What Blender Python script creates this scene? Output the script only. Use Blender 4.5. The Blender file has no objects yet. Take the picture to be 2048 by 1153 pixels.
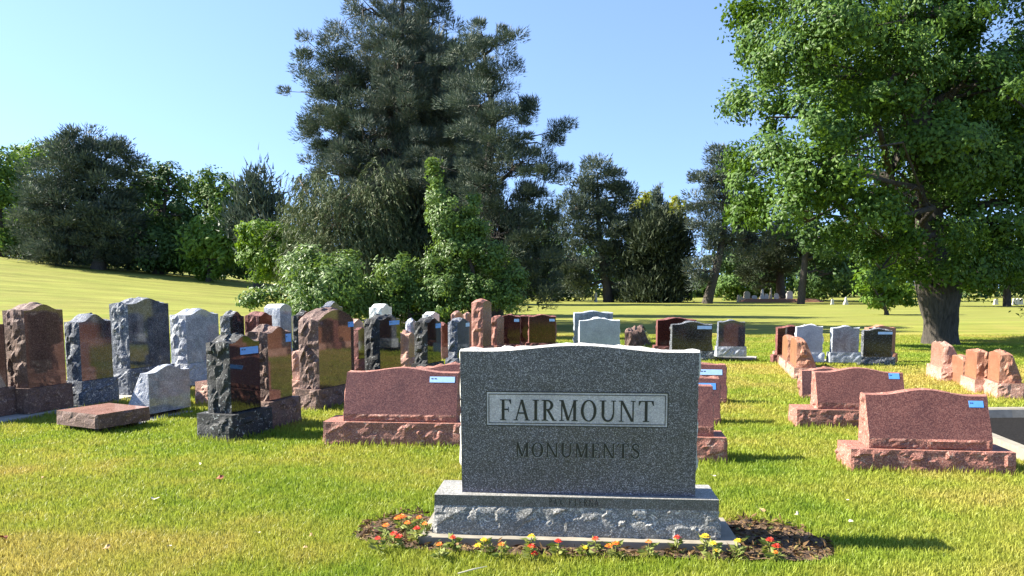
import bpy, math, random
import numpy as np
from mathutils import noise as mnoise, Vector

scene = bpy.context.scene
COL = scene.collection

# ------------------------------------------------------------------ camera
F, CX, CY, TH, EYE = 1600.0, 1024.0, 735.5, 0.1, 1.55      # focal (px of the 2048 wide photo), principal point, downward tilt, eye height
cam_data = bpy.data.cameras.new("camera")
cam = bpy.data.objects.new("camera", cam_data)
COL.objects.link(cam)
cam.location = (0, 0, EYE)
cam.rotation_euler = (math.pi/2 - TH, 0, 0)
cam_data.sensor_width = 36.0
cam_data.lens = F/2048*36.0
cam_data.shift_y = (CY - 576.5)/2048
cam_data.clip_start = 0.05
cam_data.clip_end = 3000
scene.camera = cam

# ------------------------------------------------------------------ light
SUN_EL = math.radians(37.5)
SUN_D = Vector((1.0, -0.12, 0)).normalized()                # horizontal travel direction of the light
TO_SUN = Vector((-SUN_D.x*math.cos(SUN_EL), -SUN_D.y*math.cos(SUN_EL), math.sin(SUN_EL)))
world = bpy.data.worlds.new("World")
scene.world = world
world.use_nodes = True
wn = world.node_tree
bg = wn.nodes["Background"]
sky = wn.nodes.new("ShaderNodeTexSky")
sky.sky_type = 'NISHITA'
sky.sun_disc = False
sky.sun_elevation = SUN_EL
sky.sun_rotation = math.atan2(TO_SUN.x, TO_SUN.y)
sky.altitude = 1600
sky.air_density = 1.0
sky.dust_density = 0.6
sky.ozone_density = 1.2
# lift the sky's lookup a little so that the white haze line sits below the far trees
wtc = wn.nodes.new("ShaderNodeTexCoord"); wad = wn.nodes.new("ShaderNodeVectorMath"); wad.operation = 'ADD'; wad.inputs[1].default_value = (0, 0, 0.19)
wnm = wn.nodes.new("ShaderNodeVectorMath"); wnm.operation = 'NORMALIZE'
wn.links.new(wtc.outputs["Generated"], wad.inputs[0]); wn.links.new(wad.outputs[0], wnm.inputs[0]); wn.links.new(wnm.outputs[0], sky.inputs[0])
wmul = wn.nodes.new("ShaderNodeMix"); wmul.data_type = 'RGBA'; wmul.blend_type = 'MULTIPLY'; wmul.inputs[0].default_value = 1.0; wmul.inputs[7].default_value = (0.93, 0.945, 1.0, 1)
wn.links.new(sky.outputs[0], wmul.inputs[6]); wn.links.new(wmul.outputs[2], bg.inputs[0])
bg.inputs[1].default_value = 0.096
sun_data = bpy.data.lights.new("sun", 'SUN')
sun_data.energy = 4.6
sun_data.angle = math.radians(0.5)
sun_data.color = (1.0, 0.93, 0.80)
sun = bpy.data.objects.new("sun", sun_data)
COL.objects.link(sun)
sun.rotation_euler = TO_SUN.to_track_quat('Z', 'Y').to_euler()
sun.location = (-30, 5, 30)

scene.view_settings.view_transform = 'Standard'
scene.view_settings.look = 'None'
scene.view_settings.gamma = 1.0
scene.view_settings.exposure = 2.02
scene.cycles.use_denoising = True
scene.cycles.max_bounces = 8
scene.cycles.diffuse_bounces = 3
scene.cycles.glossy_bounces = 3
scene.cycles.transmission_bounces = 4
scene.cycles.use_adaptive_sampling = False

# ------------------------------------------------------------------ pixel <-> world
cT, sT = math.cos(TH), math.sin(TH)
def ray(px, py):
    a, b = (px-CX)/F, (py-CY)/F
    return a, cT - b*sT, -sT - b*cT
def ground(px, py, z=0.0):
    dx, dy, dz = ray(px, py)
    t = (z-EYE)/dz
    return dx*t, dy*t
def atY(px, py, Y):
    dx, dy, dz = ray(px, py)
    t = Y/dy
    return dx*t, EYE + dz*t
def proj(x, y, z):
    h = EYE - z
    zc = y*cT + h*sT
    return CX + F*x/zc, CY + F*(h*cT - y*sT)/zc
def Yof(py, z=0.0):
    return ground(CX, py, z)[1]

def smooth(a, b, x):
    t = np.clip((x-a)/(b-a), 0, 1)
    return t*t*(3-2*t)
def height(x, y):
    x = np.asarray(x, float); y = np.asarray(y, float)
    A = 0.107*2.0*np.logaddexp(0, (-4-x)/2.0)
    A = np.minimum(A, 9)
    h = A*(smooth(20, 66, y) - 0.25*smooth(66, 110, y))
    return h

# ------------------------------------------------------------------ object helpers
def link(o, parent=None):
    COL.objects.link(o)
    if parent is not None: o.parent = parent
    return o
def tag(o, label, cat, group=None):
    o["label"] = label; o["category"] = cat
    if group: o["group"] = group
    return o
def kind(o, k):
    o["kind"] = k
    return o
def empty(name, loc, rz=0.0):
    o = bpy.data.objects.new(name, None)
    o.empty_display_size = 0.2
    o.location = loc; o.rotation_euler = (0, 0, rz)
    return link(o)
def np_mesh(name, verts, faces, mats, midx=None, smooth_shade=False):
    """verts (n,3); faces: list of int arrays (m,k)"""
    me = bpy.data.meshes.new(name)
    verts = np.asarray(verts, np.float32)
    faces = [np.asarray(f, np.int32) for f in faces if len(f)]
    nl = sum(f.size for f in faces); nf = sum(len(f) for f in faces)
    me.vertices.add(len(verts)); me.vertices.foreach_set("co", verts.ravel())
    me.loops.add(nl); me.loops.foreach_set("vertex_index", np.concatenate([f.ravel() for f in faces]))
    me.polygons.add(nf)
    tot = np.concatenate([np.full(len(f), f.shape[1], np.int32) for f in faces])
    st = np.concatenate([[0], np.cumsum(tot)[:-1]]).astype(np.int32)
    me.polygons.foreach_set("loop_start", st)
    me.polygons.foreach_set("loop_total", tot)
    for m in (mats if isinstance(mats, (list, tuple)) else [mats]): me.materials.append(m)
    if midx is not None: me.polygons.foreach_set("material_index", np.asarray(midx, np.int32))
    me.polygons.foreach_set("use_smooth", np.full(nf, smooth_shade))
    me.update(calc_edges=True)
    return me
def obj(name, me, parent=None, loc=None):
    o = bpy.data.objects.new(name, me)
    if loc is not None: o.location = loc
    return link(o, parent)

class MB:
    def __init__(s): s.v = []; s.f = []; s.m = []
    def add(s, vs, fs, m=0):
        b = len(s.v); s.v += [tuple(v) for v in vs]
        for f in fs: s.f.append([b+i for i in f]); s.m.append(m)
    def box(s, x0, x1, y0, y1, z0, z1, m=0):
        v = [(x0,y0,z0),(x1,y0,z0),(x1,y1,z0),(x0,y1,z0),(x0,y0,z1),(x1,y0,z1),(x1,y1,z1),(x0,y1,z1)]
        s.add(v, [(0,3,2,1),(4,5,6,7),(0,1,5,4),(1,2,6,5),(2,3,7,6),(3,0,4,7)], m)
    def tube(s, pts, rad, n=8, m=0, wob=0.0, seed=0):
        rg = random.Random(seed)
        rings = []
        pts = [Vector(p) for p in pts]
        for i, p in enumerate(pts):
            d = (pts[min(i+1, len(pts)-1)] - pts[max(i-1, 0)])
            d = d.normalized() if d.length > 1e-6 else Vector((0,0,1))
            a = d.cross(Vector((0.31,0.95,0.02)))
            if a.length < 1e-3: a = d.cross(Vector((1,0,0)))
            a.normalize(); b = d.cross(a)
            ring = []
            for k in range(n):
                t = 2*math.pi*k/n
                r = rad[i]*(1 + (wob*mnoise.noise(Vector((math.cos(t)*1.5, math.sin(t)*1.5, i*0.6+seed))) if wob else 0))
                ring.append(p + a*math.cos(t)*r + b*math.sin(t)*r)
            rings.append(ring)
        vs = [v for r in rings for v in r]
        fs = []
        for i in range(len(rings)-1):
            for k in range(n):
                k2 = (k+1) % n
                fs.append((i*n+k, i*n+k2, (i+1)*n+k2, (i+1)*n+k))
        fs.append(tuple(range((len(rings)-1)*n, len(rings)*n)))
        s.add(vs, fs, m)
    def mesh(s, name, mats, smooth_shade=False):
        me = bpy.data.meshes.new(name)
        me.from_pydata(s.v, [], s.f)
        for m in (mats if isinstance(mats, (list, tuple)) else [mats]): me.materials.append(m)
        me.polygons.foreach_set("material_index", np.asarray(s.m, np.int32))
        me.polygons.foreach_set("use_smooth", np.full(len(s.f), smooth_shade))
        me.update()
        return me

# ------------------------------------------------------------------ materials
def new_mat(name):
    m = bpy.data.materials.new(name); m.use_nodes = True
    nt = m.node_tree
    return m, nt, nt.nodes["Principled BSDF"], nt.nodes["Material Output"]
def node(nt, t, **kw):
    n = nt.nodes.new(t)
    for k, v in kw.items(): setattr(n, k, v)
    return n
def ramp(nt, stops, interp='LINEAR'):
    r = nt.nodes.new("ShaderNodeValToRGB")
    r.color_ramp.interpolation = interp
    el = r.color_ramp.elements
    while len(el) < len(stops): el.new(0.5)
    for e, (p, c) in zip(el, stops):
        e.position = p; e.color = (*c, 1) if len(c) == 3 else c
    return r
def mix(nt, a, b, fac):
    n = nt.nodes.new("ShaderNodeMix"); n.data_type = 'RGBA'
    for sock, v in ((n.inputs[6], a), (n.inputs[7], b)):
        if isinstance(v, tuple): sock.default_value = (*v, 1)
        else: nt.links.new(v, sock)
    if isinstance(fac, (int, float)): n.inputs[0].default_value = fac
    else: nt.links.new(fac, n.inputs[0])
    return n.outputs[2]
def plain(name, col, rough=0.6, var=0.15, scale=20):
    m, nt, bs, out = new_mat(name)
    tc = node(nt, "ShaderNodeTexCoord"); nz = node(nt, "ShaderNodeTexNoise")
    nz.inputs["Scale"].default_value = scale; nz.inputs["Detail"].default_value = 6
    nt.links.new(tc.outputs["Object"], nz.inputs["Vector"])
    r = ramp(nt, [(0.3, tuple(c*(1-var) for c in col)), (0.7, tuple(min(1, c*(1+var)) for c in col))])
    nt.links.new(nz.outputs[0], r.inputs[0]); nt.links.new(r.outputs[0], bs.inputs["Base Color"])
    bs.inputs["Roughness"].default_value = rough
    return m

def granite(name, dark, mid, light, rough=0.1, scale=150, rock=False, chip=None, ior=1.55, vein=0.0):
    m, nt, bs, out = new_mat(name)
    tc = node(nt, "ShaderNodeTexCoord")
    vo = node(nt, "ShaderNodeTexVoronoi"); vo.inputs["Scale"].default_value = scale
    nt.links.new(tc.outputs["Object"], vo.inputs["Vector"])
    sep = node(nt, "ShaderNodeSeparateColor"); nt.links.new(vo.outputs["Color"], sep.inputs[0])
    r = ramp(nt, [(0.0, dark), (0.38, dark), (0.55, mid), (0.8, mid), (0.97, light)])
    nt.links.new(sep.outputs[0], r.inputs[0])
    nz = node(nt, "ShaderNodeTexNoise"); nz.inputs["Scale"].default_value = 4.0; nz.inputs["Detail"].default_value = 5
    nz.inputs["Roughness"].default_value = 0.6; nz.inputs["Distortion"].default_value = 1.2 if vein else 0.2
    nt.links.new(tc.outputs["Object"], nz.inputs["Vector"])
    hs = node(nt, "ShaderNodeHueSaturation")
    mr = node(nt, "ShaderNodeMapRange")
    mr.inputs[1].default_value = 0.3; mr.inputs[2].default_value = 0.7
    mr.inputs[3].default_value = 0.8 - vein; mr.inputs[4].default_value = 1.2 + vein
    nt.links.new(nz.outputs[0], mr.inputs[0]); nt.links.new(mr.outputs[0], hs.inputs["Value"])
    nt.links.new(r.outputs[0], hs.inputs["Color"])
    col = hs.outputs[0]
    bs.inputs["IOR"].default_value = ior
    if rock:
        n2 = node(nt, "ShaderNodeTexNoise"); n2.inputs["Scale"].default_value = 55; n2.inputs["Detail"].default_value = 8
        n2.inputs["Roughness"].default_value = 0.65; n2.inputs["Distortion"].default_value = 0.6
        nt.links.new(tc.outputs["Object"], n2.inputs["Vector"])
        if chip:
            n3 = node(nt, "ShaderNodeTexNoise"); n3.inputs["Scale"].default_value = 20; n3.inputs["Detail"].default_value = 8
            n3.inputs["Distortion"].default_value = 1.6; n3.inputs["Roughness"].default_value = 0.6
            nt.links.new(tc.outputs["Object"], n3.inputs["Vector"])
            rr = ramp(nt, [(0.585, (0,0,0)), (0.66, (1,1,1))])
            nt.links.new(n3.outputs[0], rr.inputs[0])
            col = mix(nt, col, chip, rr.outputs[0])
        bp = node(nt, "ShaderNodeBump"); bp.inputs["Strength"].default_value = 0.8; bp.inputs["Distance"].default_value = 0.012
        nt.links.new(n2.outputs[0], bp.inputs["Height"])
        nt.links.new(bp.outputs[0], bs.inputs["Normal"])
        bs.inputs["Roughness"].default_value = 0.75
    else:
        n4 = node(nt, "ShaderNodeTexNoise"); n4.inputs["Scale"].default_value = 7; n4.inputs["Detail"].default_value = 6
        nt.links.new(tc.outputs["Object"], n4.inputs["Vector"])
        m4 = node(nt, "ShaderNodeMapRange"); m4.inputs[3].default_value = rough*0.75; m4.inputs[4].default_value = rough*1.3
        nt.links.new(n4.outputs[0], m4.inputs[0]); nt.links.new(m4.outputs[0], bs.inputs["Roughness"])
    nt.links.new(col, bs.inputs["Base Color"])
    return m

def sc(c, k): return tuple(min(0.9, x*k) for x in c)
GR = {}
def gran(key, dark, mid, light, rough=0.08, chip=None, rockk=1.5, scale=150, ior=1.55, vein=0.0):
    GR[key] = (granite(key+"_polished_granite", dark, mid, light, rough, scale, ior=ior, vein=vein),
               granite(key+"_rough_granite", sc(dark, rockk), sc(mid, rockk), sc(light, rockk), 0.7, scale, True, chip))
gran("red",      (0.080,0.029,0.021), (0.155,0.062,0.044), (0.215,0.105,0.080), 0.25, (0.46,0.31,0.24), 2.1, 170)
gran("deep_red", (0.030,0.009,0.008), (0.060,0.016,0.013), (0.10,0.03,0.026), 0.07, (0.36,0.17,0.13), 2.6, 130, 1.6)
gran("brown",    (0.060,0.033,0.026), (0.105,0.058,0.046), (0.16,0.10,0.08), 0.035, (0.42,0.29,0.22), 1.3, 130, 1.65)
gran("pink",     (0.24,0.12,0.088), (0.33,0.18,0.135), (0.42,0.27,0.22), 0.20, (0.60,0.42,0.33), 1.15, 130)
gran("black",    (0.006,0.007,0.008), (0.012,0.013,0.015), (0.03,0.032,0.035), 0.03, (0.36,0.37,0.36), 1.1, 160, 1.6)
gran("speckled_black", (0.008,0.009,0.011), (0.018,0.020,0.024), (0.10,0.11,0.13), 0.10, (0.5,0.5,0.48), 3.0, 120)
gran("blue",     (0.035,0.042,0.058), (0.075,0.085,0.11), (0.17,0.185,0.21), 0.04, (0.62,0.62,0.60), 1.4, 130, 1.65, vein=0.3)
gran("dark_blue",(0.014,0.018,0.028), (0.032,0.038,0.052), (0.10,0.11,0.13), 0.06, (0.55,0.55,0.52), 2.6, 130, 1.6, vein=0.3)
gran("silver",   (0.17,0.19,0.23), (0.26,0.28,0.33), (0.42,0.44,0.48), 0.05, (0.75,0.75,0.72), 1.3, 130, 1.6, vein=0.12)
gran("blue_grey",(0.12,0.14,0.17), (0.19,0.21,0.24), (0.32,0.34,0.37), 0.25, (0.66,0.66,0.62), 1.5, 130, vein=0.35)
gran("light_grey",(0.25,0.27,0.30), (0.33,0.35,0.38), (0.44,0.46,0.48), 0.35, (0.75,0.75,0.72), 1.5, 150)
gran("white",    (0.44,0.45,0.46), (0.54,0.55,0.55), (0.64,0.65,0.66), 0.20, (0.80,0.80,0.77), 1.2, 150)
gran("tan_orange",(0.21,0.085,0.048), (0.28,0.122,0.072), (0.35,0.18,0.115), 0.35, (0.52,0.33,0.24), 1.1, 130)
# main monument
FACE = granite("steeled_grey_granite", (0.028,0.026,0.037), (0.092,0.085,0.112), (0.36,0.34,0.39), 0.36, 270)
FROST = granite("frosted_grey_granite", (0.33,0.30,0.315), (0.42,0.385,0.40), (0.53,0.49,0.51), 0.6, 190)
SAWN = granite("sawn_grey_granite", (0.15,0.15,0.14), (0.24,0.235,0.22), (0.46,0.45,0.42), 0.6, 190)
BAND = granite("honed_grey_granite", (0.065,0.062,0.06), (0.12,0.115,0.11), (0.27,0.265,0.26), 0.5, 270)
BROKEN = granite("broken_grey_granite", (0.12,0.12,0.112), (0.22,0.218,0.205), (0.46,0.45,0.43), 0.7, 190, True, (0.60,0.57,0.50))
GREYROCK = granite("pitched_grey_granite", (0.34,0.33,0.31), (0.48,0.47,0.44), (0.66,0.65,0.62), 0.7, 190, True, (0.74,0.72,0.68))
EDGE = plain("painted_edge_highlight", (0.30,0.30,0.31), 0.7)  # painted highlight: the lit rim of the cut letters, put into colour
INK = plain("black_lettering", (0.006,0.006,0.007), 0.5)
CONC = plain("concrete", (0.24,0.215,0.17), 0.85, 0.18, 12)
CONC_D = plain("weathered_concrete", (0.30,0.29,0.27), 0.85, 0.2, 9)
TAPE = plain("blue_tape", (0.10,0.30,0.72), 0.4, 0.08)
TAPE_P = plain("pale_blue_tape", (0.36,0.55,0.82), 0.4, 0.08)
PRINT = plain("dark_ink", (0.03,0.05,0.12), 0.6)
WOOD = plain("dark_wood_block", (0.06,0.045,0.03), 0.8)

# ------------------------------------------------------------------ ground
POS_NOISE = []
def lawn_color(nt, blade=False):
    """patches of green and sun-dried yellow, the same in blades and in the soil sheet (world position)"""
    ge = node(nt, "ShaderNodeNewGeometry")
    n1 = node(nt, "ShaderNodeTexNoise"); n1.inputs["Scale"].default_value = 0.55; n1.inputs["Detail"].default_value = 5; n1.inputs["Roughness"].default_value = 0.6
    mp = node(nt, "ShaderNodeMapping"); mp.inputs["Scale"].default_value = (0.7, 1.0, 1.0)
    nt.links.new(ge.outputs["Position"], mp.inputs[0]); nt.links.new(mp.outputs[0], n1.inputs["Vector"])
    n2 = node(nt, "ShaderNodeTexNoise"); n2.inputs["Scale"].default_value = 3.0; n2.inputs["Detail"].default_value = 5
    nt.links.new(ge.outputs["Position"], n2.inputs["Vector"])
    ad = node(nt, "ShaderNodeMath", operation='MULTIPLY_ADD')
    nt.links.new(n2.outputs[0], ad.inputs[0]); ad.inputs[1].default_value = 0.35; nt.links.new(n1.outputs[0], ad.inputs[2])
    sx = node(nt, "ShaderNodeSeparateXYZ"); nt.links.new(ge.outputs["Position"], sx.inputs[0])
    # the lawn is drier further out
    far = node(nt, "ShaderNodeMapRange"); far.inputs[1].default_value = 7.5; far.inputs[2].default_value = 14; far.inputs[3].default_value = 0.0; far.inputs[4].default_value = 0.09
    nt.links.new(sx.outputs[1], far.inputs[0])
    a2 = node(nt, "ShaderNodeMath", operation='ADD'); nt.links.new(ad.outputs[0], a2.inputs[0]); nt.links.new(far.outputs[0], a2.inputs[1])
    def span(a, b, c_, d_, sock, amp):
        u1 = node(nt, "ShaderNodeMapRange"); u1.inputs[1].default_value = a; u1.inputs[2].default_value = b; nt.links.new(sock, u1.inputs[0])
        u2 = node(nt, "ShaderNodeMapRange"); u2.inputs[1].default_value = c_; u2.inputs[2].default_value = d_; u2.inputs[3].default_value = amp; u2.inputs[4].default_value = 0.0; nt.links.new(sock, u2.inputs[0])
        u3 = node(nt, "ShaderNodeMath", operation='MULTIPLY'); nt.links.new(u1.outputs[0], u3.inputs[0]); nt.links.new(u2.outputs[0], u3.inputs[1]); return u3.outputs[0]
    dry = span(10.5, 12.5, 15.0, 16.2, sx.outputs[1], 0.13)
    xr = node(nt, "ShaderNodeMapRange"); xr.inputs[1].default_value = 1.0; xr.inputs[2].default_value = 3.5; nt.links.new(sx.outputs[0], xr.inputs[0])
    dm = node(nt, "ShaderNodeMath", operation='MULTIPLY_ADD'); nt.links.new(dry, dm.inputs[0]); nt.links.new(xr.outputs[0], dm.inputs[1]); nt.links.new(a2.outputs[0], dm.inputs[2])
    gb = span(15.5, 16.5, 21.5, 25.0, sx.outputs[1], 0.14)
    a2 = node(nt, "ShaderNodeMath", operation='SUBTRACT'); nt.links.new(dm.outputs[0], a2.inputs[0]); nt.links.new(gb, a2.inputs[1])
    dry2 = span(3.2, 4.2, 4.75, 5.1, sx.outputs[1], 0.13)
    xl = node(nt, "ShaderNodeMapRange"); xl.inputs[1].default_value = -0.7; xl.inputs[2].default_value = -1.7; nt.links.new(sx.outputs[0], xl.inputs[0])
    a3 = node(nt, "ShaderNodeMath", operation='MULTIPLY_ADD'); nt.links.new(dry2, a3.inputs[0]); nt.links.new(xl.outputs[0], a3.inputs[1]); nt.links.new(a2.outputs[0], a3.inputs[2]); a2 = a3
    k = 1.0
    r = ramp(nt, [(0.46, (0.105*k,0.175*k,0.016*k)), (0.60, (0.185*k,0.240*k,0.026*k)), (0.74, (0.250*k,0.262*k,0.040*k)), (0.90, (0.31*k,0.265*k,0.065*k))])
    nt.links.new(a2.outputs[0], r.inputs[0])
    fm = node(nt, "ShaderNodeMapRange"); fm.inputs[1].default_value = 20; fm.inputs[2].default_value = 40; fm.inputs[3].default_value = 0.0; fm.inputs[4].default_value = 0.8
    nt.links.new(sx.outputs[1], fm.inputs[0])
    return ge, mix(nt, r.outputs[0], (0.220, 0.232, 0.055), fm.outputs[0])

lawn_mat, nt, bs, out = new_mat("lawn")
ge, c = lawn_color(nt)
n3 = node(nt, "ShaderNodeTexNoise"); n3.inputs["Scale"].default_value = 26; n3.inputs["Detail"].default_value = 8; n3.inputs["Roughness"].default_value = 0.75
nt.links.new(ge.outputs["Position"], n3.inputs["Vector"])
mp = node(nt, "ShaderNodeMapping"); mp.inputs["Scale"].default_value = (0.16, 1.0, 1.0)
nt.links.new(ge.outputs["Position"], mp.inputs[0])
n4 = node(nt, "ShaderNodeTexNoise"); n4.inputs["Scale"].default_value = 1.0; n4.inputs["Detail"].default_value = 10; n4.inputs["Roughness"].default_value = 0.7
nt.links.new(mp.outputs[0], n4.inputs["Vector"])
ml = node(nt, "ShaderNodeMath", operation='MULTIPLY'); nt.links.new(n3.outputs[0], ml.inputs[0]); nt.links.new(n4.outputs[0], ml.inputs[1])
rv = node(nt, "ShaderNodeMapRange"); rv.inputs[1].default_value = 0.12; rv.inputs[2].default_value = 0.40; rv.inputs[3].default_value = 0.42; rv.inputs[4].default_value = 1.32
nt.links.new(ml.outputs[0], rv.inputs[0])
hs = node(nt, "ShaderNodeHueSaturation"); nt.links.new(c, hs.inputs["Color"]); nt.links.new(rv.outputs[0], hs.inputs["Value"])
nt.links.new(hs.outputs[0], bs.inputs["Base Color"]); bs.inputs["Roughness"].default_value = 0.9
bs.inputs["Specular IOR Level"].default_value = 0.1
bp = node(nt, "ShaderNodeBump"); bp.inputs["Strength"].default_value = 0.5; bp.inputs["Distance"].default_value = 0.04
nt.links.new(n3.outputs[0], bp.inputs["Height"]); nt.links.new(bp.outputs[0], bs.inputs["Normal"])

def axis(edges):
    return np.unique(np.concatenate([np.arange(a, b+1e-6, s) for a, b, s in edges]))
gx = axis([(-900,-120,60), (-120,-40,4), (-40,40,1.5), (40,120,4), (120,900,60)])
gy = axis([(-60,0,10), (0,24,1.5), (24,130,1.5), (130,250,10), (250,1600,90)])
GXX, GYY = np.meshgrid(gx, gy)
V = np.stack([GXX.ravel(), GYY.ravel(), height(GXX, GYY).ravel()], 1)
nx, ny = len(gx), len(gy)
I = np.arange(nx*ny).reshape(ny, nx)
Q = np.stack([I[:-1,:-1].ravel(), I[:-1,1:].ravel(), I[1:,1:].ravel(), I[1:,:-1].ravel()], 1)
lawn = kind(obj("lawn", np_mesh("lawn", V, [Q], lawn_mat, smooth_shade=True)), "structure")

# flower bed outline (ground points) -------------------------------------------------
BED = [ground(*p) for p in [(700,1080),(735,1050),(790,1030),(850,1030),(880,1046),(1440,1046),(1500,1042),(1570,1052),(1622,1068),(1668,1096),(1672,1118),(1605,1134),(1500,1128),(1350,1122),(1150,1118),(960,1112),(840,1104),(760,1096)]]
def in_poly(x, y, poly):
    x = np.asarray(x); y = np.asarray(y); c = np.zeros(x.shape, bool)
    n = len(poly)
    for i in range(n):
        (x0, y0), (x1, y1) = poly[i], poly[i-1]
        cond = ((y0 > y) != (y1 > y)) & (x < (x1-x0)*(y-y0)/((y1-y0) if abs(y1-y0) > 1e-9 else 1e-9) + x0)
        c ^= cond
    return c
soil_mat, nt, bs, out = new_mat("mulch_soil")
tc = node(nt, "ShaderNodeTexCoord"); nz = node(nt, "ShaderNodeTexNoise"); nz.inputs["Scale"].default_value = 45; nz.inputs["Detail"].default_value = 8
nt.links.new(tc.outputs["Object"], nz.inputs["Vector"])
r = ramp(nt, [(0.35,(0.02,0.012,0.008)),(0.55,(0.09,0.05,0.025)),(0.68,(0.22,0.14,0.07))]); nt.links.new(nz.outputs[0], r.inputs[0])
nt.links.new(r.outputs[0], bs.inputs["Base Color"]); bs.inputs["Roughness"].default_value = 0.95
xs = np.arange(-1.3, 2.2, 0.025); ys = np.arange(4.4, 5.5, 0.025)
XX, YY = np.meshgrid(xs, ys)
inside = in_poly(XX, YY, BED)
ZZ = np.array([0.006 + 0.022*abs(mnoise.fractal(Vector((a*9, b*9, 3.3)), 1.0, 2.0, 4)) for a, b in zip(XX.ravel(), YY.ravel())]).reshape(XX.shape)
Vv = np.stack([XX.ravel(), YY.ravel(), ZZ.ravel()], 1)
I = np.arange(XX.size).reshape(XX.shape)
Qs = np.stack([I[:-1,:-1], I[:-1,1:], I[1:,1:], I[1:,:-1]], -1)
ok = inside[:-1,:-1] & inside[:-1,1:] & inside[1:,1:] & inside[1:,:-1]
kind(obj("flower_bed_soil", np_mesh("flower_bed_soil", Vv, [Qs[ok]], soil_mat)), "structure")

# road and kerb ----------------------------------------------------------------------
asph, nt, bs, out = new_mat("asphalt")
tc = node(nt, "ShaderNodeTexCoord"); nz = node(nt, "ShaderNodeTexNoise"); nz.inputs["Scale"].default_value = 60; nz.inputs["Detail"].default_value = 8
nt.links.new(tc.outputs["Object"], nz.inputs["Vector"])
r = ramp(nt, [(0.35,(0.007,0.0065,0.006)),(0.65,(0.020,0.0185,0.0175))]); nt.links.new(nz.outputs[0], r.inputs[0]); nt.links.new(r.outputs[0], bs.inputs["Base Color"])
bs.inputs["Roughness"].default_value = 0.95; bs.inputs["Specular IOR Level"].default_value = 0.1
RX0, RY1 = ground(1990, 884)[0], Yof(838)
KP = [(RX0-0.28, 2.0), (RX0-0.28, 5.2), (RX0-0.15, 7.2), (RX0, 8.3), (RX0+0.06, 9.0), (RX0+0.35, RY1+0.03), (RX0+1.1, RY1+0.08), (RX0+2.2, RY1+0.1), (RX0+5, RY1+0.15), (RX0+12, RY1+0.2), (40.0, RY1+0.3)]
road_v = [(x, y, 0.004) for x, y in KP] + [(40, 2, 0.004)]
mb = MB(); mb.add(road_v, [list(range(len(road_v)))])
kind(obj("road", mb.mesh("road", asph)), "structure")
mb = MB()
def kerb_strip(P, w, h):
    P = [Vector((x, y, 0)) for x, y in P]
    vs = []
    for i, p in enumerate(P):
        d = (P[min(i+1, len(P)-1)] - P[max(i-1, 0)]).normalized(); n = Vector((-d.y, d.x, 0))
        a, b = p - n*0.02, p + n*w
        vs += [(a.x, a.y, 0.0), (a.x+n.x*0.03, a.y+n.y*0.03, h-0.015), (a.x+n.x*0.05, a.y+n.y*0.05, h), (b.x, b.y, h), (b.x, b.y, 0.0)]
    fs = []
    for i in range(len(P)-1):
        for k in range(4): fs.append((i*5+k, (i+1)*5+k, (i+1)*5+k+1, i*5+k+1))
    fs += [(0,1,2,3,4), tuple(range(len(vs)-1, len(vs)-6, -1))]
    return vs, fs
mb.add(*kerb_strip(KP, 0.13, 0.11))
kind(obj("kerb", mb.mesh("kerb", CONC)), "structure")

# ------------------------------------------------------------------ stones
FOOT = []      # footprints (cx, cy, angle, w, t) where no grass grows
def fbm(p, sc, o=4):
    return mnoise.fractal(Vector((p[0]*sc, p[1]*sc, p[2]*sc)), 0.9, 2.1, o)
def facet(p, sc):
    """flat chips: every cell is a plane with its own height and tilt"""
    v = Vector((p[0]*sc, p[1]*sc, p[2]*sc))
    d, pts = mnoise.voronoi(v)
    q = pts[0]; c = mnoise.cell_vector(q*7.3)
    t = Vector((c.x-0.5, c.y-0.5, c.z-0.5))*2.6
    return max(-0.4, min(1.4, mnoise.cell(q*5.1) + t.dot(v-q))), d[1]-d[0]

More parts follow.
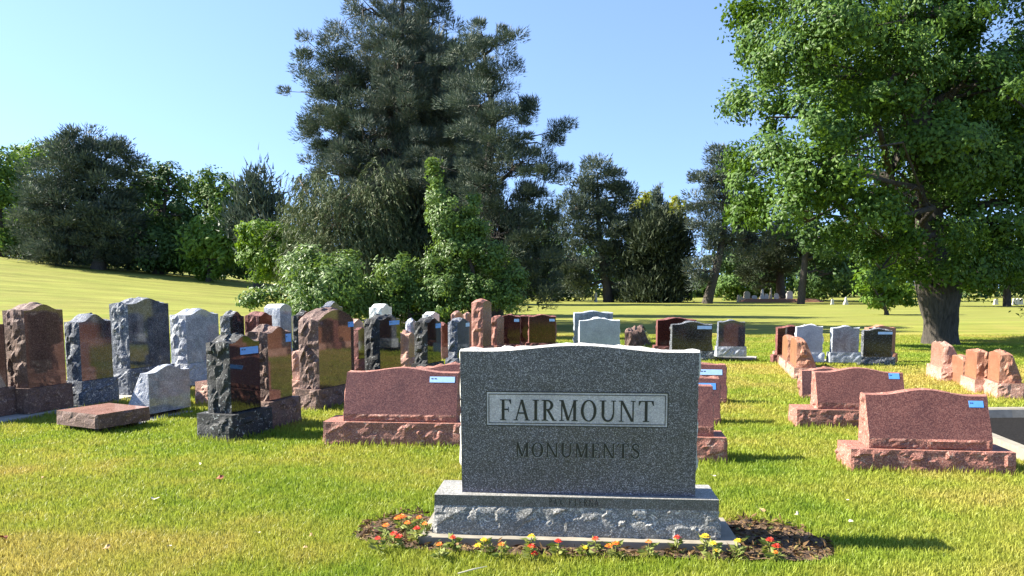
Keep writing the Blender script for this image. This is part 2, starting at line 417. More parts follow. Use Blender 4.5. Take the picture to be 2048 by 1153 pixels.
def tablet_mesh(name, W, T, Hh, rise, mats, res=0.04, seed=0, rockdisp=0.02, style='serp', nose=0.0, ttop=None, rocktop=True, taper=0.0, backtop=None):
    """die: front grid, back grid, rock pitched ring between. local x width, y depth (front at -T/2), z up from 0.
    nose>0: slant marker (rock nosing below, polished face leaning back)"""
    off = seed*13.7
    disp_low = rockdisp < 0.018
    nxs = max(10, int(W/ (res*1.6)))
    nzs = max(4, int(Hh/ (res*1.6)))
    def top(u):            # u in -1..1
        a = abs(u)
        if style == 'serp':
            if a > 0.78: return Hh - rise*0.10*((a-0.78)/0.22)*0
            t = a/0.78
            return Hh + rise*(0.5+0.5*math.cos(math.pi*t))
        if style == 'round': return Hh + rise*(1-a*a)
        if style == 'peak': return Hh + rise*(1-a)
        return Hh
    zn = [0.0]
    if nose > 0:
        k = max(2, int(nose/(res*0.8)))
        zn = [nose*i/k for i in range(k+1)]
    rows = zn + [None]*nzs
    nn = len(zn)
    front = []; nr = len(rows)
    tt = T if ttop is None else ttop
    def yfront(z):
        if nose <= 0: return -T/2
        if z <= nose+1e-6: return -T/2
        return -T/2 + (T-tt)*(z-nose)/max(1e-6, Hh+rise-nose)
    def yb(z):
        return T/2 if backtop is None else T/2 - (T-backtop)*min(1.0, z/Hh)
    verts = []; faces = []; midx = []
    def addv(p): verts.append(p); return len(verts)-1
    cols = [ -W/2 + W*i/nxs for i in range(nxs+1)]
    fr = [[0]*(nxs+1) for _ in range(nr)]; bk = [[0]*(nxs+1) for _ in range(nr)]
    P0 = [[None]*(nxs+1) for _ in range(nr)]
    for j in range(nr):
        for i, x in enumerate(cols):
            tz = top(x/(W/2))
            z = zn[j] if j < nn else zn[-1] + (tz-zn[-1])*(j-nn+1)/nzs
            xx = x*(1 + taper*z)
            y = yfront(z)
            if nose > 0 and 0 < j < nn-1 and 0 < i < nxs:
                n = fbm((xx+off, z, y), 9); c_, e_ = facet((xx+off, z*1.3, 0.3), 11)
                y -= 0.5*rockdisp*(0.6 + n + c_*1.0)
            P0[j][i] = (xx, y, z)
            fr[j][i] = addv((xx, y, z))
            bk[j][i] = addv((xx, yb(z), z))
    for j in range(nr-1):
        for i in range(nxs):
            faces.append((fr[j][i], fr[j][i+1], fr[j+1][i+1], fr[j+1][i])); midx.append(1 if j < nn-1 else 0)
            faces.append((bk[j][i], bk[j+1][i], bk[j+1][i+1], bk[j][i+1])); midx.append(1 if style == 'slantback' else 0)
    ring = [(0, i) for i in range(nxs)] + [(j, nxs) for j in range(nr-1)] + [(nr-1, i) for i in range(nxs, 0, -1)] + [(j, 0) for j in range(nr-1, 0, -1)]
    M = max(3, int(T/res))
    n = len(ring)
    def nrm(k):
        j, i = ring[k]
        if j == 0 and 0 < i < nxs: return (0, 0, -1)
        if i == nxs and 0 < j < nr-1: return (1, 0, 0)
        if i == 0 and 0 < j < nr-1: return (-1, 0, 0)
        if j == nr-1 and 0 < i < nxs: return (0, 0, 1)
        sx_ = -1 if i == 0 else 1
        sz_ = 0 if j == 0 else 1
        l = math.hypot(sx_, sz_)
        return (sx_/l, 0, sz_/l)
    layers = []
    for m_ in range(M+1):
        if m_ == 0: layers.append([fr[j][i] for j, i in ring]); continue
        if m_ == M: layers.append([bk[j][i] for j, i in ring]); continue
        t = m_/M; L = []
        for k, (j, i) in enumerate(ring):
            x, y, z = P0[j][i]
            y = yfront(z) if nose > 0 else y
            p = [x, y + (yb(z)-y)*t, z]
            nn_ = nrm(k)
            if nn_[2] >= 0:
                b = math.sin(math.pi*t)**0.6
                c_, e_ = facet((p[0]+off, p[1]*1.3, p[2]+off), 8)
                dd = rockdisp*b*(0.45 + 0.35*fbm((p[0]+off, p[1], p[2]), 9) + 1.0*c_)
                if nn_[2] > 0.9 and (not rocktop or (nose > 0 and disp_low)): dd *= 0.25
                p = [p[0]+nn_[0]*dd, p[1], p[2]+nn_[2]*dd]
                if j == 0: p[2] = 0.0
            L.append(addv(tuple(p)))
        layers.append(L)
    for m_ in range(M):
        for k in range(n):
            k2 = (k+1) % n
            faces.append((layers[m_][k], layers[m_+1][k], layers[m_+1][k2], layers[m_][k2])); midx.append(1)
    me = bpy.data.meshes.new(name)
    me.from_pydata(verts, [], faces)
    for m in mats: me.materials.append(m)
    me.polygons.foreach_set("material_index", np.asarray(midx, np.int32))
    me.update()
    return me

def rock_base_mesh(name, W, T, Hh, mats, res=0.05, seed=0, disp=0.022, band=0.0):
    """base block: sawn top (slot 0), rock pitched sides (slot 1), optional smooth band below the top edge (slot 2)"""
    off = seed*7.9
    W -= disp*1.6; T -= disp*1.6
    nw, nt_ = max(6, int(W/res)), max(4, int(T/res))
    per = [(-W/2 + W*i/nw, -T/2, 0, -1) for i in range(nw)] + [(W/2, -T/2 + T*i/nt_, 1, 0) for i in range(nt_)] \
        + [(W/2 - W*i/nw, T/2, 0, 1) for i in range(nw)] + [(-W/2, T/2 - T*i/nt_, -1, 0) for i in range(nt_)]
    corner = {0, nw, nw+nt_, 2*nw+nt_}
    zb = Hh - band
    nz_ = max(4, int(zb/(res*0.8)))
    zs = [zb*i/nz_ for i in range(nz_+1)]
    if band > 0: zs.append(Hh)
    verts = []; faces = []; midx = []
    n = len(per)
    for j, z in enumerate(zs):
        for k, (x, y, nx_, ny_) in enumerate(per):
            t = min(1.0, z/zb)
            d = 0.0
            if j < nz_:
                b = min(1.0, (1-t)*5.0)
                c_, e_ = facet((x+off, y+off, z*1.2), 9)
                f = fbm((x+off, y+off, z), 6)
                up = smooth(0.25, 0.85, t + 0.25*fbm((x+off, y+off, 0.0), 3))   # chipped upper part, flatter lower part
                ledge = 1.0 - 0.75*float(smooth(0.35, 1.0, t + 0.22*fbm((x+off, y+off, 0.0), 2.5)))
                d = disp*(0.25+0.75*b)*(0.95*ledge + (0.25+0.75*float(up))*(0.25*f + 0.95*c_ - 0.3)) if j < nz_ else 0.0
                d = max(0.0, d)
            if k in corner: d *= 0.4
            verts.append((x+nx_*d, y+ny_*d, z))
    m = len(zs)
    for j in range(m-1):
        for k in range(n):
            k2 = (k+1) % n
            faces.append((j*n+k, j*n+k2, (j+1)*n+k2, (j+1)*n+k)); midx.append(2 if (band > 0 and j == m-2) else 1)
    faces.append(tuple(range((m-1)*n, m*n))); midx.append(0)
    faces.append(tuple(range(n-1, -1, -1))); midx.append(1)
    me = bpy.data.meshes.new(name)
    me.from_pydata(verts, [], faces)
    for mm in mats: me.materials.append(mm)
    me.polygons.foreach_set("material_index", np.asarray(midx, np.int32))
    me.update()
    return me

def solve(fn, target, lo, hi):
    flo = fn(lo)
    for _ in range(50):
        mid = (lo+hi)/2
        if (fn(mid) < target) == (flo < target): lo = mid
        else: hi = mid
    return (lo+hi)/2

SEED = [1]
STONES = {}
def headstone(label, gran_key, b, yt, yb, gy, phi, a=None, c=None, T=None, W=None, rise=None, apex=None, style='serp', slant=False, nose=0.0, ttop=None,
              base=True, mw=0.09, mt=0.05, pad=0.0, sticker=None, group=None, cat="headstone", name="headstone", basekey=None, res=None, disp=0.022, rocktop=True, taper=0.0, setback=None, backtop=None):
    SEED[0] += 1; seed = SEED[0]
    ph = math.radians(phi)
    f = (math.sin(ph), math.cos(ph)); e = (-math.cos(ph), math.sin(ph))
    sb = (mt*0.9 if base else 0.0) if setback is None else setback
    Y = Yof(gy, pad) + sb
    Xb, Zb = atY(b, yb, Y)
    Zt = atY(b, yt, Y)[1]
    if not base: Zb = pad
    zm = (Zb+Zt)/2
    Xb = atY(b, proj(0, Y, zm)[1], Y)[0]
    if W is None: W = solve(lambda w: proj(Xb+w*f[0], Y+w*f[1], zm)[0], c, 0.02, 4.0)
    if T is None: T = solve(lambda t: proj(Xb+t*e[0], Y+t*e[1], zm)[0], a, 0.02, 1.2) if a is not None else 0.22
    T = min(max(T, 0.10), 0.45)
    Hh = Zt - Zb
    if rise is None: rise = (atY(b, yt-apex, Y)[1]-Zt) if apex else 0.06*W
    ctr = (Xb + f[0]*W/2 + e[0]*T/2, Y + f[1]*W/2 + e[1]*T/2)
    rz = math.pi/2 - ph
    root = empty(name, (ctr[0], ctr[1], 0), rz)
    tag(root, label, cat, group)
    if res is None: res = min(0.10, max(0.016, Y*0.0028))
    pol, rock = GR[gran_key]
    die = obj("tablet", tablet_mesh("tablet", W, T, Hh, rise, [pol, rock], res, seed, disp, style, nose, ttop, rocktop, taper, backtop), root, (0, 0, Zb))
    if base:
        bp_, br_ = GR[basekey or gran_key]
        hb = Zb - pad
        if hb > 0.03:
            o = obj("base", rock_base_mesh("base", W+2*mw, T+2*mt, hb-0.003, [br_ if not basekey else bp_, br_], res*1.2, seed, disp), root, (0, 0, pad))
            FOOT.append((ctr[0], ctr[1], rz, W+2*mw, T+2*mt))
    else:
        FOOT.append((ctr[0], ctr[1], rz, W, T))
    if sticker:
        # (width fraction position from right edge, drop below the shoulder, width, height, material)
        r_, dz, w_, h_, mt_ = sticker
        x1 = W/2 - r_; zc = Hh - dz
        tt = T if ttop is None else ttop
        def yf(z): return -T/2 if nose <= 0 else -T/2 + (T-tt)*(z-nose)/max(1e-6, Hh+rise-nose)
        mb = MB()
        y0, y1 = yf(zc), yf(zc-h_)
        vs = [(x1-w_, y0-0.003, zc), (x1, y0-0.003, zc), (x1, y1-0.003, zc-h_), (x1-w_, y1-0.003, zc-h_),
              (x1-w_, y0+0.002, zc), (x1, y0+0.002, zc), (x1, y1+0.002, zc-h_), (x1-w_, y1+0.002, zc-h_)]
        mb.add(vs, [(3,2,1,0),(4,5,6,7),(0,1,5,4),(1,2,6,5),(2,3,7,6),(3,0,4,7)], 0)
        if Y < 14:
            for q in range(2):
                xa = x1 - w_*(0.94-0.13*q); xb2 = xa + w_*0.09
                za, zb2 = zc-h_*0.25, zc-h_*0.42
                mb.add([(xa, yf(za)-0.0045, za), (xb2, yf(za)-0.0045, za), (xb2, yf(zb2)-0.0045, zb2), (xa, yf(zb2)-0.0045, zb2)], [(3,2,1,0)], 1)
        obj("price_tape", mb.mesh("price_tape", [mt_, PRINT]), root, (0, 0, Zb))
    STONES[label] = dict(root=root, W=W, T=T, H=Hh, Zb=Zb, Y=Y, X=Xb)
    return root, W, T, Hh, Zb

# ---------------------------------------------------------------- the main sign monument
PHI = math.radians(94.4)
PADZ = 0.055
fM = (math.sin(PHI), math.cos(PHI)); eM = (-math.cos(PHI), math.sin(PHI))
BX, BY = ground(864, 1067, PADZ)
BW = solve(lambda w: proj(BX+w*fM[0], BY+w*fM[1], PADZ)[0], 1442, 0.5, 4)
BT = 0.40
BH = atY(866, 990, BY)[1] - PADZ
set_f = 0.085
dx0 = solve(lambda w: proj(BX+w*fM[0]+set_f*eM[0], BY+w*fM[1]+set_f*eM[1], PADZ+BH)[0], 924, 0.02, 1)
DX, DY = BX+dx0*fM[0]+set_f*eM[0], BY+dx0*fM[1]+set_f*eM[1]
DW = solve(lambda w: proj(DX+w*fM[0], DY+w*fM[1], 0.7)[0], 1393, 0.5, 3)
DT = 0.21
DH = atY(921, 703, DY)[1] - (PADZ+BH)
ctrM = (BX+fM[0]*BW/2+eM[0]*BT/2, BY+fM[1]*BW/2+eM[1]*BT/2)
monu = empty("sign_monument", (ctrM[0], ctrM[1], PADZ), math.pi/2-PHI)
tag(monu, "large speckled grey granite monument lettered FAIRMOUNT MONUMENTS standing in the flower bed", "monument")
GR["main"] = (FACE, GREYROCK)
tab = obj("tablet", tablet_mesh("tablet", DW, DT, DH, 0.038, [FACE, GREYROCK], 0.018, 901, 0.013, 'serp', taper=0.012), monu, (dx0+DW/2-BW/2, set_f+DT/2-BT/2, BH))
obj("base", rock_base_mesh("base", BW, BT, BH-0.002, [SAWN, BROKEN, BAND], 0.016, 902, 0.018, band=BH*0.27), monu)
FOOT.append((ctrM[0], ctrM[1], math.pi/2-PHI, BW+0.2, BT+0.1))
# serif letters, cap height 1 -------------------------------------------------------
def glyph(ch, tk=0.15, tn=0.06):
    P = []
    def R(x0, y0, x1, y1): P.append([(x0,y0),(x1,y0),(x1,y1),(x0,y1)])
    def Ln(x0, y0, x1, y1, w): P.append([(x0-w/2,y0),(x0+w/2,y0),(x1+w/2,y1),(x1-w/2,y1)])
    sv = 0.045
    def serif(x, y, w): R(x-w/2, y, x+w/2, y+sv)
    def arc(cx, cy, ox, oy, ix, iy, a0, a1, n=22, dx=0):
        for i in range(n):
            t0, t1 = [math.radians(a0+(a1-a0)*q/n) for q in (i, i+1)]
            P.append([(cx+dx+ix*math.cos(t0), cy+iy*math.sin(t0)), (cx+ox*math.cos(t0), cy+oy*math.sin(t0)),
                      (cx+ox*math.cos(t1), cy+oy*math.sin(t1)), (cx+dx+ix*math.cos(t1), cy+iy*math.sin(t1))])
    if ch in 'FE':
        R(0.10, 0, 0.10+tk, 1); R(0, 1-sv, 0.62, 1); serif(0.10+tk/2, 0, tk+0.2) if ch == 'F' else R(0, 0, 0.66, sv)
        P.append([(0.57,0.80),(0.62,0.78),(0.62,1),(0.50,1-sv)])
        R(0.10+tk, 0.49, 0.48, 0.49+tn); R(0.45, 0.40, 0.49, 0.64)
        if ch == 'E': P.append([(0.54,sv),(0.66,0),(0.68,0.24),(0.64,0.22)])
        return P, 0.66 if ch == 'F' else 0.70
    if ch == 'A':
        Ln(0.10, 0, 0.42, 1, tn); Ln(0.74, 0, 0.42, 1, tk); R(0.20, 0.32, 0.62, 0.32+tn); serif(0.10, 0, 0.24); serif(0.74, 0, 0.30); return P, 0.88
    if ch == 'I':
        R(0.12, 0, 0.12+tk, 1); serif(0.12+tk/2, 0, tk+0.2); serif(0.12+tk/2, 1-sv, tk+0.2); return P, 0.12*2+tk
    if ch in 'RP':
        R(0.10, 0, 0.10+tk, 1); serif(0.10+tk/2, 0, tk+0.2); R(0, 1-sv, 0.3, 1)
        arc(0.33, 0.745, 0.31, 0.255, 0.31-tk, 0.255-tn, -90, 90); R(0.10+tk, 1-tn, 0.33, 1); R(0.10+tk, 0.49, 0.33, 0.49+tn)
        if ch == 'R': Ln(0.68, 0, 0.36, 0.50, tk); R(0.62, 0, 0.82, sv); return P, 0.82
        return P, 0.68
    if ch == 'M':
        R(0.13, 0, 0.13+tn, 1); Ln(0.52, 0.02, 0.18, 1, tk); Ln(0.52, 0.02, 0.87, 1, tn); R(0.80, 0, 0.80+tk, 1)
        serif(0.16, 0, 0.26); serif(0.80+tk/2, 0, tk+0.18); R(0.02, 1-sv, 0.24, 1); R(0.80, 1-sv, 1.04, 1); return P, 1.06
    if ch == 'O':
        arc(0.46, 0.5, 0.43, 0.52, 0.43-tk, 0.52-tn*0.8, 0, 360, 44); return P, 0.92
    if ch == 'U':
        R(0.12, 0.34, 0.12+tk, 1); R(0.74, 0.34, 0.74+tn, 1); arc(0.46, 0.34, 0.34, 0.36, 0.34-tk*0.75, 0.36-tn*1.2, 180, 360, 22, 0.02)
        serif(0.12+tk/2, 1-sv, tk+0.2); serif(0.74+tn/2, 1-sv, 0.26); return P, 0.92
    if ch == 'N':
        R(0.12, 0, 0.12+tn, 1); R(0.76, 0, 0.76+tn, 1); Ln(0.76, 0, 0.16, 1, tk); serif(0.15, 0, 0.26); serif(0.79, 1-sv, 0.26); R(0.02, 1-sv, 0.24, 1); return P, 0.94
    if ch == 'T':
        R(0.36, 0, 0.36+tk, 1); R(0.04, 1-sv, 0.84, 1); serif(0.36+tk/2, 0, tk+0.2)
        P.append([(0.02,0.76),(0.07,0.78),(0.16,1-sv),(0.04,1)]); P.append([(0.86,0.76),(0.84,1),(0.72,1-sv),(0.81,0.78)]); return P, 0.88
    if ch == 'S':
        sp = [(0.56,0.80),(0.50,0.91),(0.38,0.97),(0.25,0.96),(0.15,0.88),(0.13,0.76),(0.20,0.65),(0.34,0.55),(0.48,0.46),(0.56,0.34),(0.55,0.18),(0.45,0.06),(0.31,0.03),(0.18,0.07),(0.09,0.20)]
        n = len(sp)
        for i in range(n-1):
            (x0,y0),(x1,y1) = sp[i], sp[i+1]
            w = [tn + (tk-tn)*math.exp(-((q-(n-1)/2)/3.2)**2) for q in (i, i+1)]
            d0 = (sp[min(i+1,n-1)][0]-sp[max(i-1,0)][0], sp[min(i+1,n-1)][1]-sp[max(i-1,0)][1]); d1 = (sp[min(i+2,n-1)][0]-sp[i][0], sp[min(i+2,n-1)][1]-sp[i][1])
            l0, l1 = math.hypot(*d0), math.hypot(*d1)
            n0, n1 = (-d0[1]/l0, d0[0]/l0), (-d1[1]/l1, d1[0]/l1)
            P.append([(x0-n0[0]*w[0]/2,y0-n0[1]*w[0]/2),(x1-n1[0]*w[1]/2,y1-n1[1]*w[1]/2),(x1+n1[0]*w[1]/2,y1+n1[1]*w[1]/2),(x0+n0[0]*w[0]/2,y0+n0[1]*w[0]/2)])
        P.append([(0.54,0.72),(0.60,0.72),(0.59,0.98),(0.55,0.9)]); P.append([(0.05,0.02),(0.10,0.1),(0.11,0.3),(0.06,0.3)])
        return P, 0.66
    if ch == 'X':
        Ln(0.74, 0, 0.14, 1, tk); Ln(0.12, 0, 0.74, 1, tn); serif(0.74, 0, 0.26); serif(0.12, 0, 0.22); serif(0.14, 1-sv, 0.26); serif(0.74, 1-sv, 0.22); return P, 0.88
    return P, 0.45
def lettering(text, x0, x1, z0, cap, y, tk=0.15, tn=0.06, gap=0.10):
    glyphs = [glyph(ch, tk, tn) for ch in text]
    tw = sum(w for _, w in glyphs) + gap*(len(text)-1)
    sx = (x1-x0)/tw
    mb = MB(); cur = 0.0; lay = 0
    for P, w in glyphs:
        for poly in P:
            lay += 1; yy = y - 0.0008 - (lay % 40)*0.00004
            a = sum(poly[i-1][0]*poly[i][1]-poly[i][0]*poly[i-1][1] for i in range(len(poly)))
            if a < 0: poly = poly[::-1]
            mb.add([(x0+(cur+px)*sx, yy, z0+pz*cap) for px, pz in poly], [list(range(len(poly)))])
        cur += w+gap
    out = MB(); lay = 0; cur = 0.0; o_ = 0.0021*min(1.0, cap/0.10)  # pale copies shifted right and down paint the lit edge of each stroke
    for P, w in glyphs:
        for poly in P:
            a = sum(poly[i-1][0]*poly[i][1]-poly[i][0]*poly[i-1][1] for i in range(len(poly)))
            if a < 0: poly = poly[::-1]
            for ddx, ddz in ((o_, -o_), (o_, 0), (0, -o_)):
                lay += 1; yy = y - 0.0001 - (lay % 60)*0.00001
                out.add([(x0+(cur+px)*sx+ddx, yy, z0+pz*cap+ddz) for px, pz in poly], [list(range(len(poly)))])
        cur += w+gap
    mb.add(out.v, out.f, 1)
    return mb.mesh("lettering", [INK, EDGE])
def tx(px, py):   # photo pixel on the monument's front plane -> local (x, z) of the tablet
    # ray with plane through (DX,DY) along fM
    dx, dy, dz = ray(px, py)
    nn = (-eM[0], -eM[1])
    t = (DX*nn[0]+DY*nn[1])/(dx*nn[0]+dy*nn[1])
    X, Yq, Z = dx*t, dy*t, EYE+dz*t
    return (X-DX)*fM[0]+(Yq-DY)*fM[1]-DW/2, Z-(PADZ+BH)
px0, pz1 = tx(973, 783.5); px1, _ = tx(1336, 790); _, pz0 = tx(974, 850.5)
yF = -DT/2
mb = MB(); mb.box(px0, px1, yF-0.003, yF+0.01, pz0, pz1)
panel = obj("name_panel", mb.mesh("name_panel", FROST), tab)
mb = MB()
def frame(x0, x1, z0, z1, w, y):
    mb.box(x0, x1, y-0.0015, y+0.001, z1-w, z1); mb.box(x0, x1, y-0.0015, y+0.001, z0, z0+w)
    mb.box(x0, x0+w, y-0.0013, y+0.001, z0+w, z1-w); mb.box(x1-w, x1, y-0.0013, y+0.001, z0+w, z1-w)
frame(px0-0.003, px1+0.003, pz0-0.003, pz1+0.003, 0.005, yF-0.0035)
frame(px0+0.013, px1-0.013, pz0+0.013, pz1-0.013, 0.004, yF-0.0035)
obj("panel_border", mb.mesh("panel_border", INK), tab)
a0, za = tx(1000, 842-1.5); a1, _ = tx(1308, 842); _, zc = tx(1002, 799)
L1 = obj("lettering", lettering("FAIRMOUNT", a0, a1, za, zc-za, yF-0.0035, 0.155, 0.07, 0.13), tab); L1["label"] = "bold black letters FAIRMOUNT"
b0, zb_ = tx(1030, 914); b1, _ = tx(1280, 914); _, zd = tx(1030, 885)
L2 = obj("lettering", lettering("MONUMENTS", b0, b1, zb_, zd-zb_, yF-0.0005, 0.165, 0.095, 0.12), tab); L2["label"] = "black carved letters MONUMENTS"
# PAX ETERNA sits on the smooth band of the base front
q = (DX-BX)*fM[0] + (DY-BY)*fM[1]
def tb(px):
    dx, dy, dz = ray(px, 1003); nn = (-eM[0], -eM[1]); t = (BX*nn[0]+BY*nn[1])/(dx*nn[0]+dy*nn[1])
    return (dx*t-BX)*fM[0]+(dy*t-BY)*fM[1]-BW/2
for w_, xa_, xb_ in (("PAX", 1098, 1126), ("ETERNA", 1138, 1198)):
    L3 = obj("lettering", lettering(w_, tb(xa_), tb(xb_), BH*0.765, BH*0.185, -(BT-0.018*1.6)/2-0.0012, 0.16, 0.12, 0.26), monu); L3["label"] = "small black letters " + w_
# footing slab under it
footw = empty("footing_slab", (ctrM[0], ctrM[1], 0), math.pi/2-PHI)
tag(footw, "pale concrete footing slab under the large grey FAIRMOUNT monument", "slab")
mb = MB(); mb.box(-BW/2-0.07, BW/2+0.10, -BT/2-0.075, BT/2+0.08, 0.0, PADZ-0.001)
obj("slab", mb.mesh("slab", CONC), footw)

# ---------------------------------------------------------------- concrete strips under rows
def strip(label, P0, P1, w, h, mat=CONC_D):
    (x0, y0), (x1, y1) = P0, P1
    L = math.hypot(x1-x0, y1-y0); a = math.atan2(y1-y0, x1-x0)
    o = empty("concrete_strip", ((x0+x1)/2, (y0+y1)/2, 0), a)
    tag(o, label, "concrete strip", "concrete strips under the display stones")
    mb = MB(); n = max(2, int(L/1.5))
    for i in range(n):
        mb.box(-L/2+L*i/n+0.004, -L/2+L*(i+1)/n-0.004, -w/2, w/2, 0, h)
    obj("slab", mb.mesh("slab", mat), o)
    FOOT.append(((x0+x1)/2, (y0+y1)/2, a, L, w))
    return o

G_L = "display headstones in the left rows"
G_R = "display headstones in the right rows"
PT, TP = TAPE_P, TAPE
H = headstone
# --- nearest left row (polished fronts face right)
H("brown polished upright cut by the photo's left edge, beside the tall brown rough-topped one", "brown", -62, 652, 784, 842, 18, a=-105, c=12, apex=14, group=G_L, pad=0.05)
H("tall brown upright with pale rough arched top, second from the left edge", "brown", 52, 622, 777, 828, 18, a=9, c=129, apex=12, group=G_L, pad=0.05, mw=0.07)
H("dark blue-black upright with mirror-like front between the brown and the tall blue stones", "dark_blue", 161, 645, 763, 811, 18, a=131, c=224, apex=15, group=G_L, pad=0.05, mw=0.06)
H("tallest blue-grey upright with white chips on its rough end, left group", "blue", 258, 609, 738, 790, 18, a=221, c=339, apex=11, group=G_L, pad=0.05, mw=0.06)
H("silver blue polished upright with a wavy top behind the low grey slanted stone", "silver", 373, 631, 728, 772, 18, a=341, c=438, apex=11, group=G_L, pad=0.05, mw=0.06)
# low grey slanted-back stone on blocks
r_, w_, t_, h_, z_ = H("low silver grey wavy-topped stone leaning on wooden blocks beside the flat plaque", "silver", 298, 748, 826, 829, 22, a=249, c=380, apex=12, base=False, pad=0.06, group=G_L, disp=0.008, backtop=0.12)
mb = MB()
for i_, sx in enumerate((-1, 1)):
    mb = MB(); mb.box(sx*w_*0.33-0.04, sx*w_*0.33+0.04, -0.1, 0.1, 0.012, 0.058)
    obj("support_block", mb.mesh("support_block", WOOD), r_)
# flat plaque (bevel marker)
cx_, cy_ = ground(196, 857, 0.08)
ph = math.radians(27); f_ = (math.sin(ph), math.cos(ph)); e_ = (-math.cos(ph), math.sin(ph))
plW = solve(lambda w: proj(cx_+w*f_[0], cy_+w*f_[1], 0.08)[0], 303, 0.1, 3); plT = solve(lambda t: proj(cx_+t*e_[0], cy_+t*e_[1], 0.08)[0], 111, 0.1, 2)
pl = empty("flat_marker", (cx_+f_[0]*plW/2+e_[0]*plT/2, cy_+f_[1]*plW/2+e_[1]*plT/2, 0), math.pi/2-ph)
tag(pl, "flat brown granite plaque lying on wooden blocks at the left", "grave marker")
obj("slab", rock_base_mesh("slab", plW, plT, 0.15, [GR["pink"][0], GR["brown"][1]], 0.03, 77, 0.015), pl, (0, 0, 0.07))
for sx, sy in ((-1,-1),(1,-1),(-1,1),(1,1)):
    mb = MB(); mb.box(sx*plW*0.3-0.045, sx*plW*0.3+0.045, sy*plT*0.28-0.04, sy*plT*0.28+0.04, 0.012, 0.068)
    obj("support_block", mb.mesh("support_block", WOOD), pl)
# front black and brown
H("near black upright with chipped rough end and blue tape, left of the red slant", "black", 461, 688, 828, 884, 21, a=414, c=520, apex=14, group=G_L, sticker=(0.02,0.05,0.28,0.075,TP), mw=0.10, mt=0.09, disp=0.02)
H("brown red upright right behind the near black upright", "brown", 537, 668, 803, 862, 19, a=493, c=583, apex=12, group=G_L, sticker=(0.0,0.02,0.10,0.09,TP), mw=0.10, mt=0.07)
H("large pink brown arched upright with sunlit rough end, behind the near red slant", "brown", 638, 644, 779, 822, 20, a=598, c=708, apex=22, group=G_L, style='round', sticker=(0.0,0.03,0.14,0.07,TP), basekey=None, disp=0.03)
STONES_PINK = True
# second row
H("dark green tinged upright with chipped end behind the near black stone", "speckled_black", 461, 634, 710, 752, 18, a=441, c=489, apex=10, group=G_L)
H("small deep red upright with wavy top left of the white stone", "deep_red", 519, 633, 706, 748, 18, a=490, c=545, apex=7, group=G_L)
H("pale grey narrow upright with smooth rounded top above the brown red one", "silver", 561, 617, 700, 738, 18, a=529, c=584, apex=8, style='round', group=G_L, disp=0.008)
H("black upright mostly hidden behind the large pink brown arched upright", "black", 598, 633, 708, 748, 18, a=585, c=632, apex=9, group=G_L)
H("dark grey rounded upright peeking above the large pink brown arched upright", "dark_blue", 655, 616, 690, 716, 16, a=640, c=686, apex=11, group=G_L)
H("low brown stone between the brown red upright and the pink brown one", "pink", 600, 704, 760, 800, 18, a=584, c=640, apex=3, group=G_L, sticker=None)
H("small pale pink peaked stone left of the large black upright", "pink", 708, 648, 722, 746, 18, T=0.2, c=728, apex=9, style='peak', group=G_L)
H("narrow dark brown stone pressed against the left of the large black upright", "deep_red", 717, 660, 719, 752, 18, a=708, c=732, apex=3, group=G_L)
H("large black upright with bright chipped end and a mirror front, behind the red slant", "black", 760, 641, 748, 800, 20, a=729, c=801, apex=7, group=G_L, sticker=(0.03,0.02,0.30,0.06,TP), disp=0.03)
H("white smooth upright rising behind the large black upright", "white", 763, 616, 690, 716, 18, a=739, c=784, apex=7, group=G_L, disp=0.01)
H("pale pink upright between the two black uprights", "silver", 822, 645, 705, 735, 18, a=811, c=833, apex=5, group=G_L)
H("rough pink boulder-like stone at the foot of the pale upright", "pink", 818, 672, 716, 738, 20, T=0.25, c=829, apex=5, style='round', group=G_L, disp=0.05)
H("mid sized black upright with blue tape right of the large black upright", "black", 855, 646, 728, 757, 20, a=829, c=882, apex=8, group=G_L, sticker=(0.0,0.03,0.22,0.08,TP), disp=0.03)
H("small white stone with greenish front behind the mid sized black upright", "white", 862, 630, 690, 712, 18, a=845, c=879, apex=5, group=G_L, disp=0.01)
H("deep red stone squeezed between the two dark uprights", "deep_red", 884, 652, 694, 720, 30, T=0.2, c=898, apex=4, group=G_L, basekey="pink")
H("pink stone with rough rounded top, first of the pair behind the grey upright", "pink", 910, 630, 690, 708, 18, a=902, c=926, apex=5, style='round', group=G_L, disp=0.03)
H("pink stone with rough rounded top, second of the pair beside the red pillar", "pink", 934, 631, 690, 708, 18, a=927, c=944, apex=4, style='round', group=G_L, disp=0.03)
H("dark grey upright with bright chipped end and pale tape left of the red pillar", "dark_blue", 915, 645, 717, 745, 20, a=896, c=939, apex=7, group=G_L, sticker=(0.0,0.03,0.18,0.07,PT), disp=0.03)
H("tall narrow red pillar-like stone with rounded rough top", "red", 966, 607, 694, 722, 22, a=943, c=983, apex=5, style='round', group=G_L, disp=0.03)
H("narrow red brown stone right of the red pillar", "red", 994, 637, 691, 716, 22, a=982, c=1008, apex=4, group=G_L, disp=0.03)
# red slants facing the camera, left of the main stone
H("wide red slant marker with white tape left of the grey FAIRMOUNT monument", "red", 686, 748, 842, 893, 95, c=912, T=0.30, apex=9, group="red slant markers facing the camera", slant=True, nose=0.07, ttop=0.13, sticker=(0.03,0.035,0.25,0.055,PT), mw=0.20, mt=0.07, disp=0.016)
H("red slant marker with blue tape mostly hidden behind the white taped slant", "red", 826, 740, 800, 838, 95, W=0.95, T=0.30, apex=9, group="red slant markers facing the camera", slant=True, nose=0.06, ttop=0.13, sticker=(0.03,0.07,0.30,0.05,TP), mw=0.16)
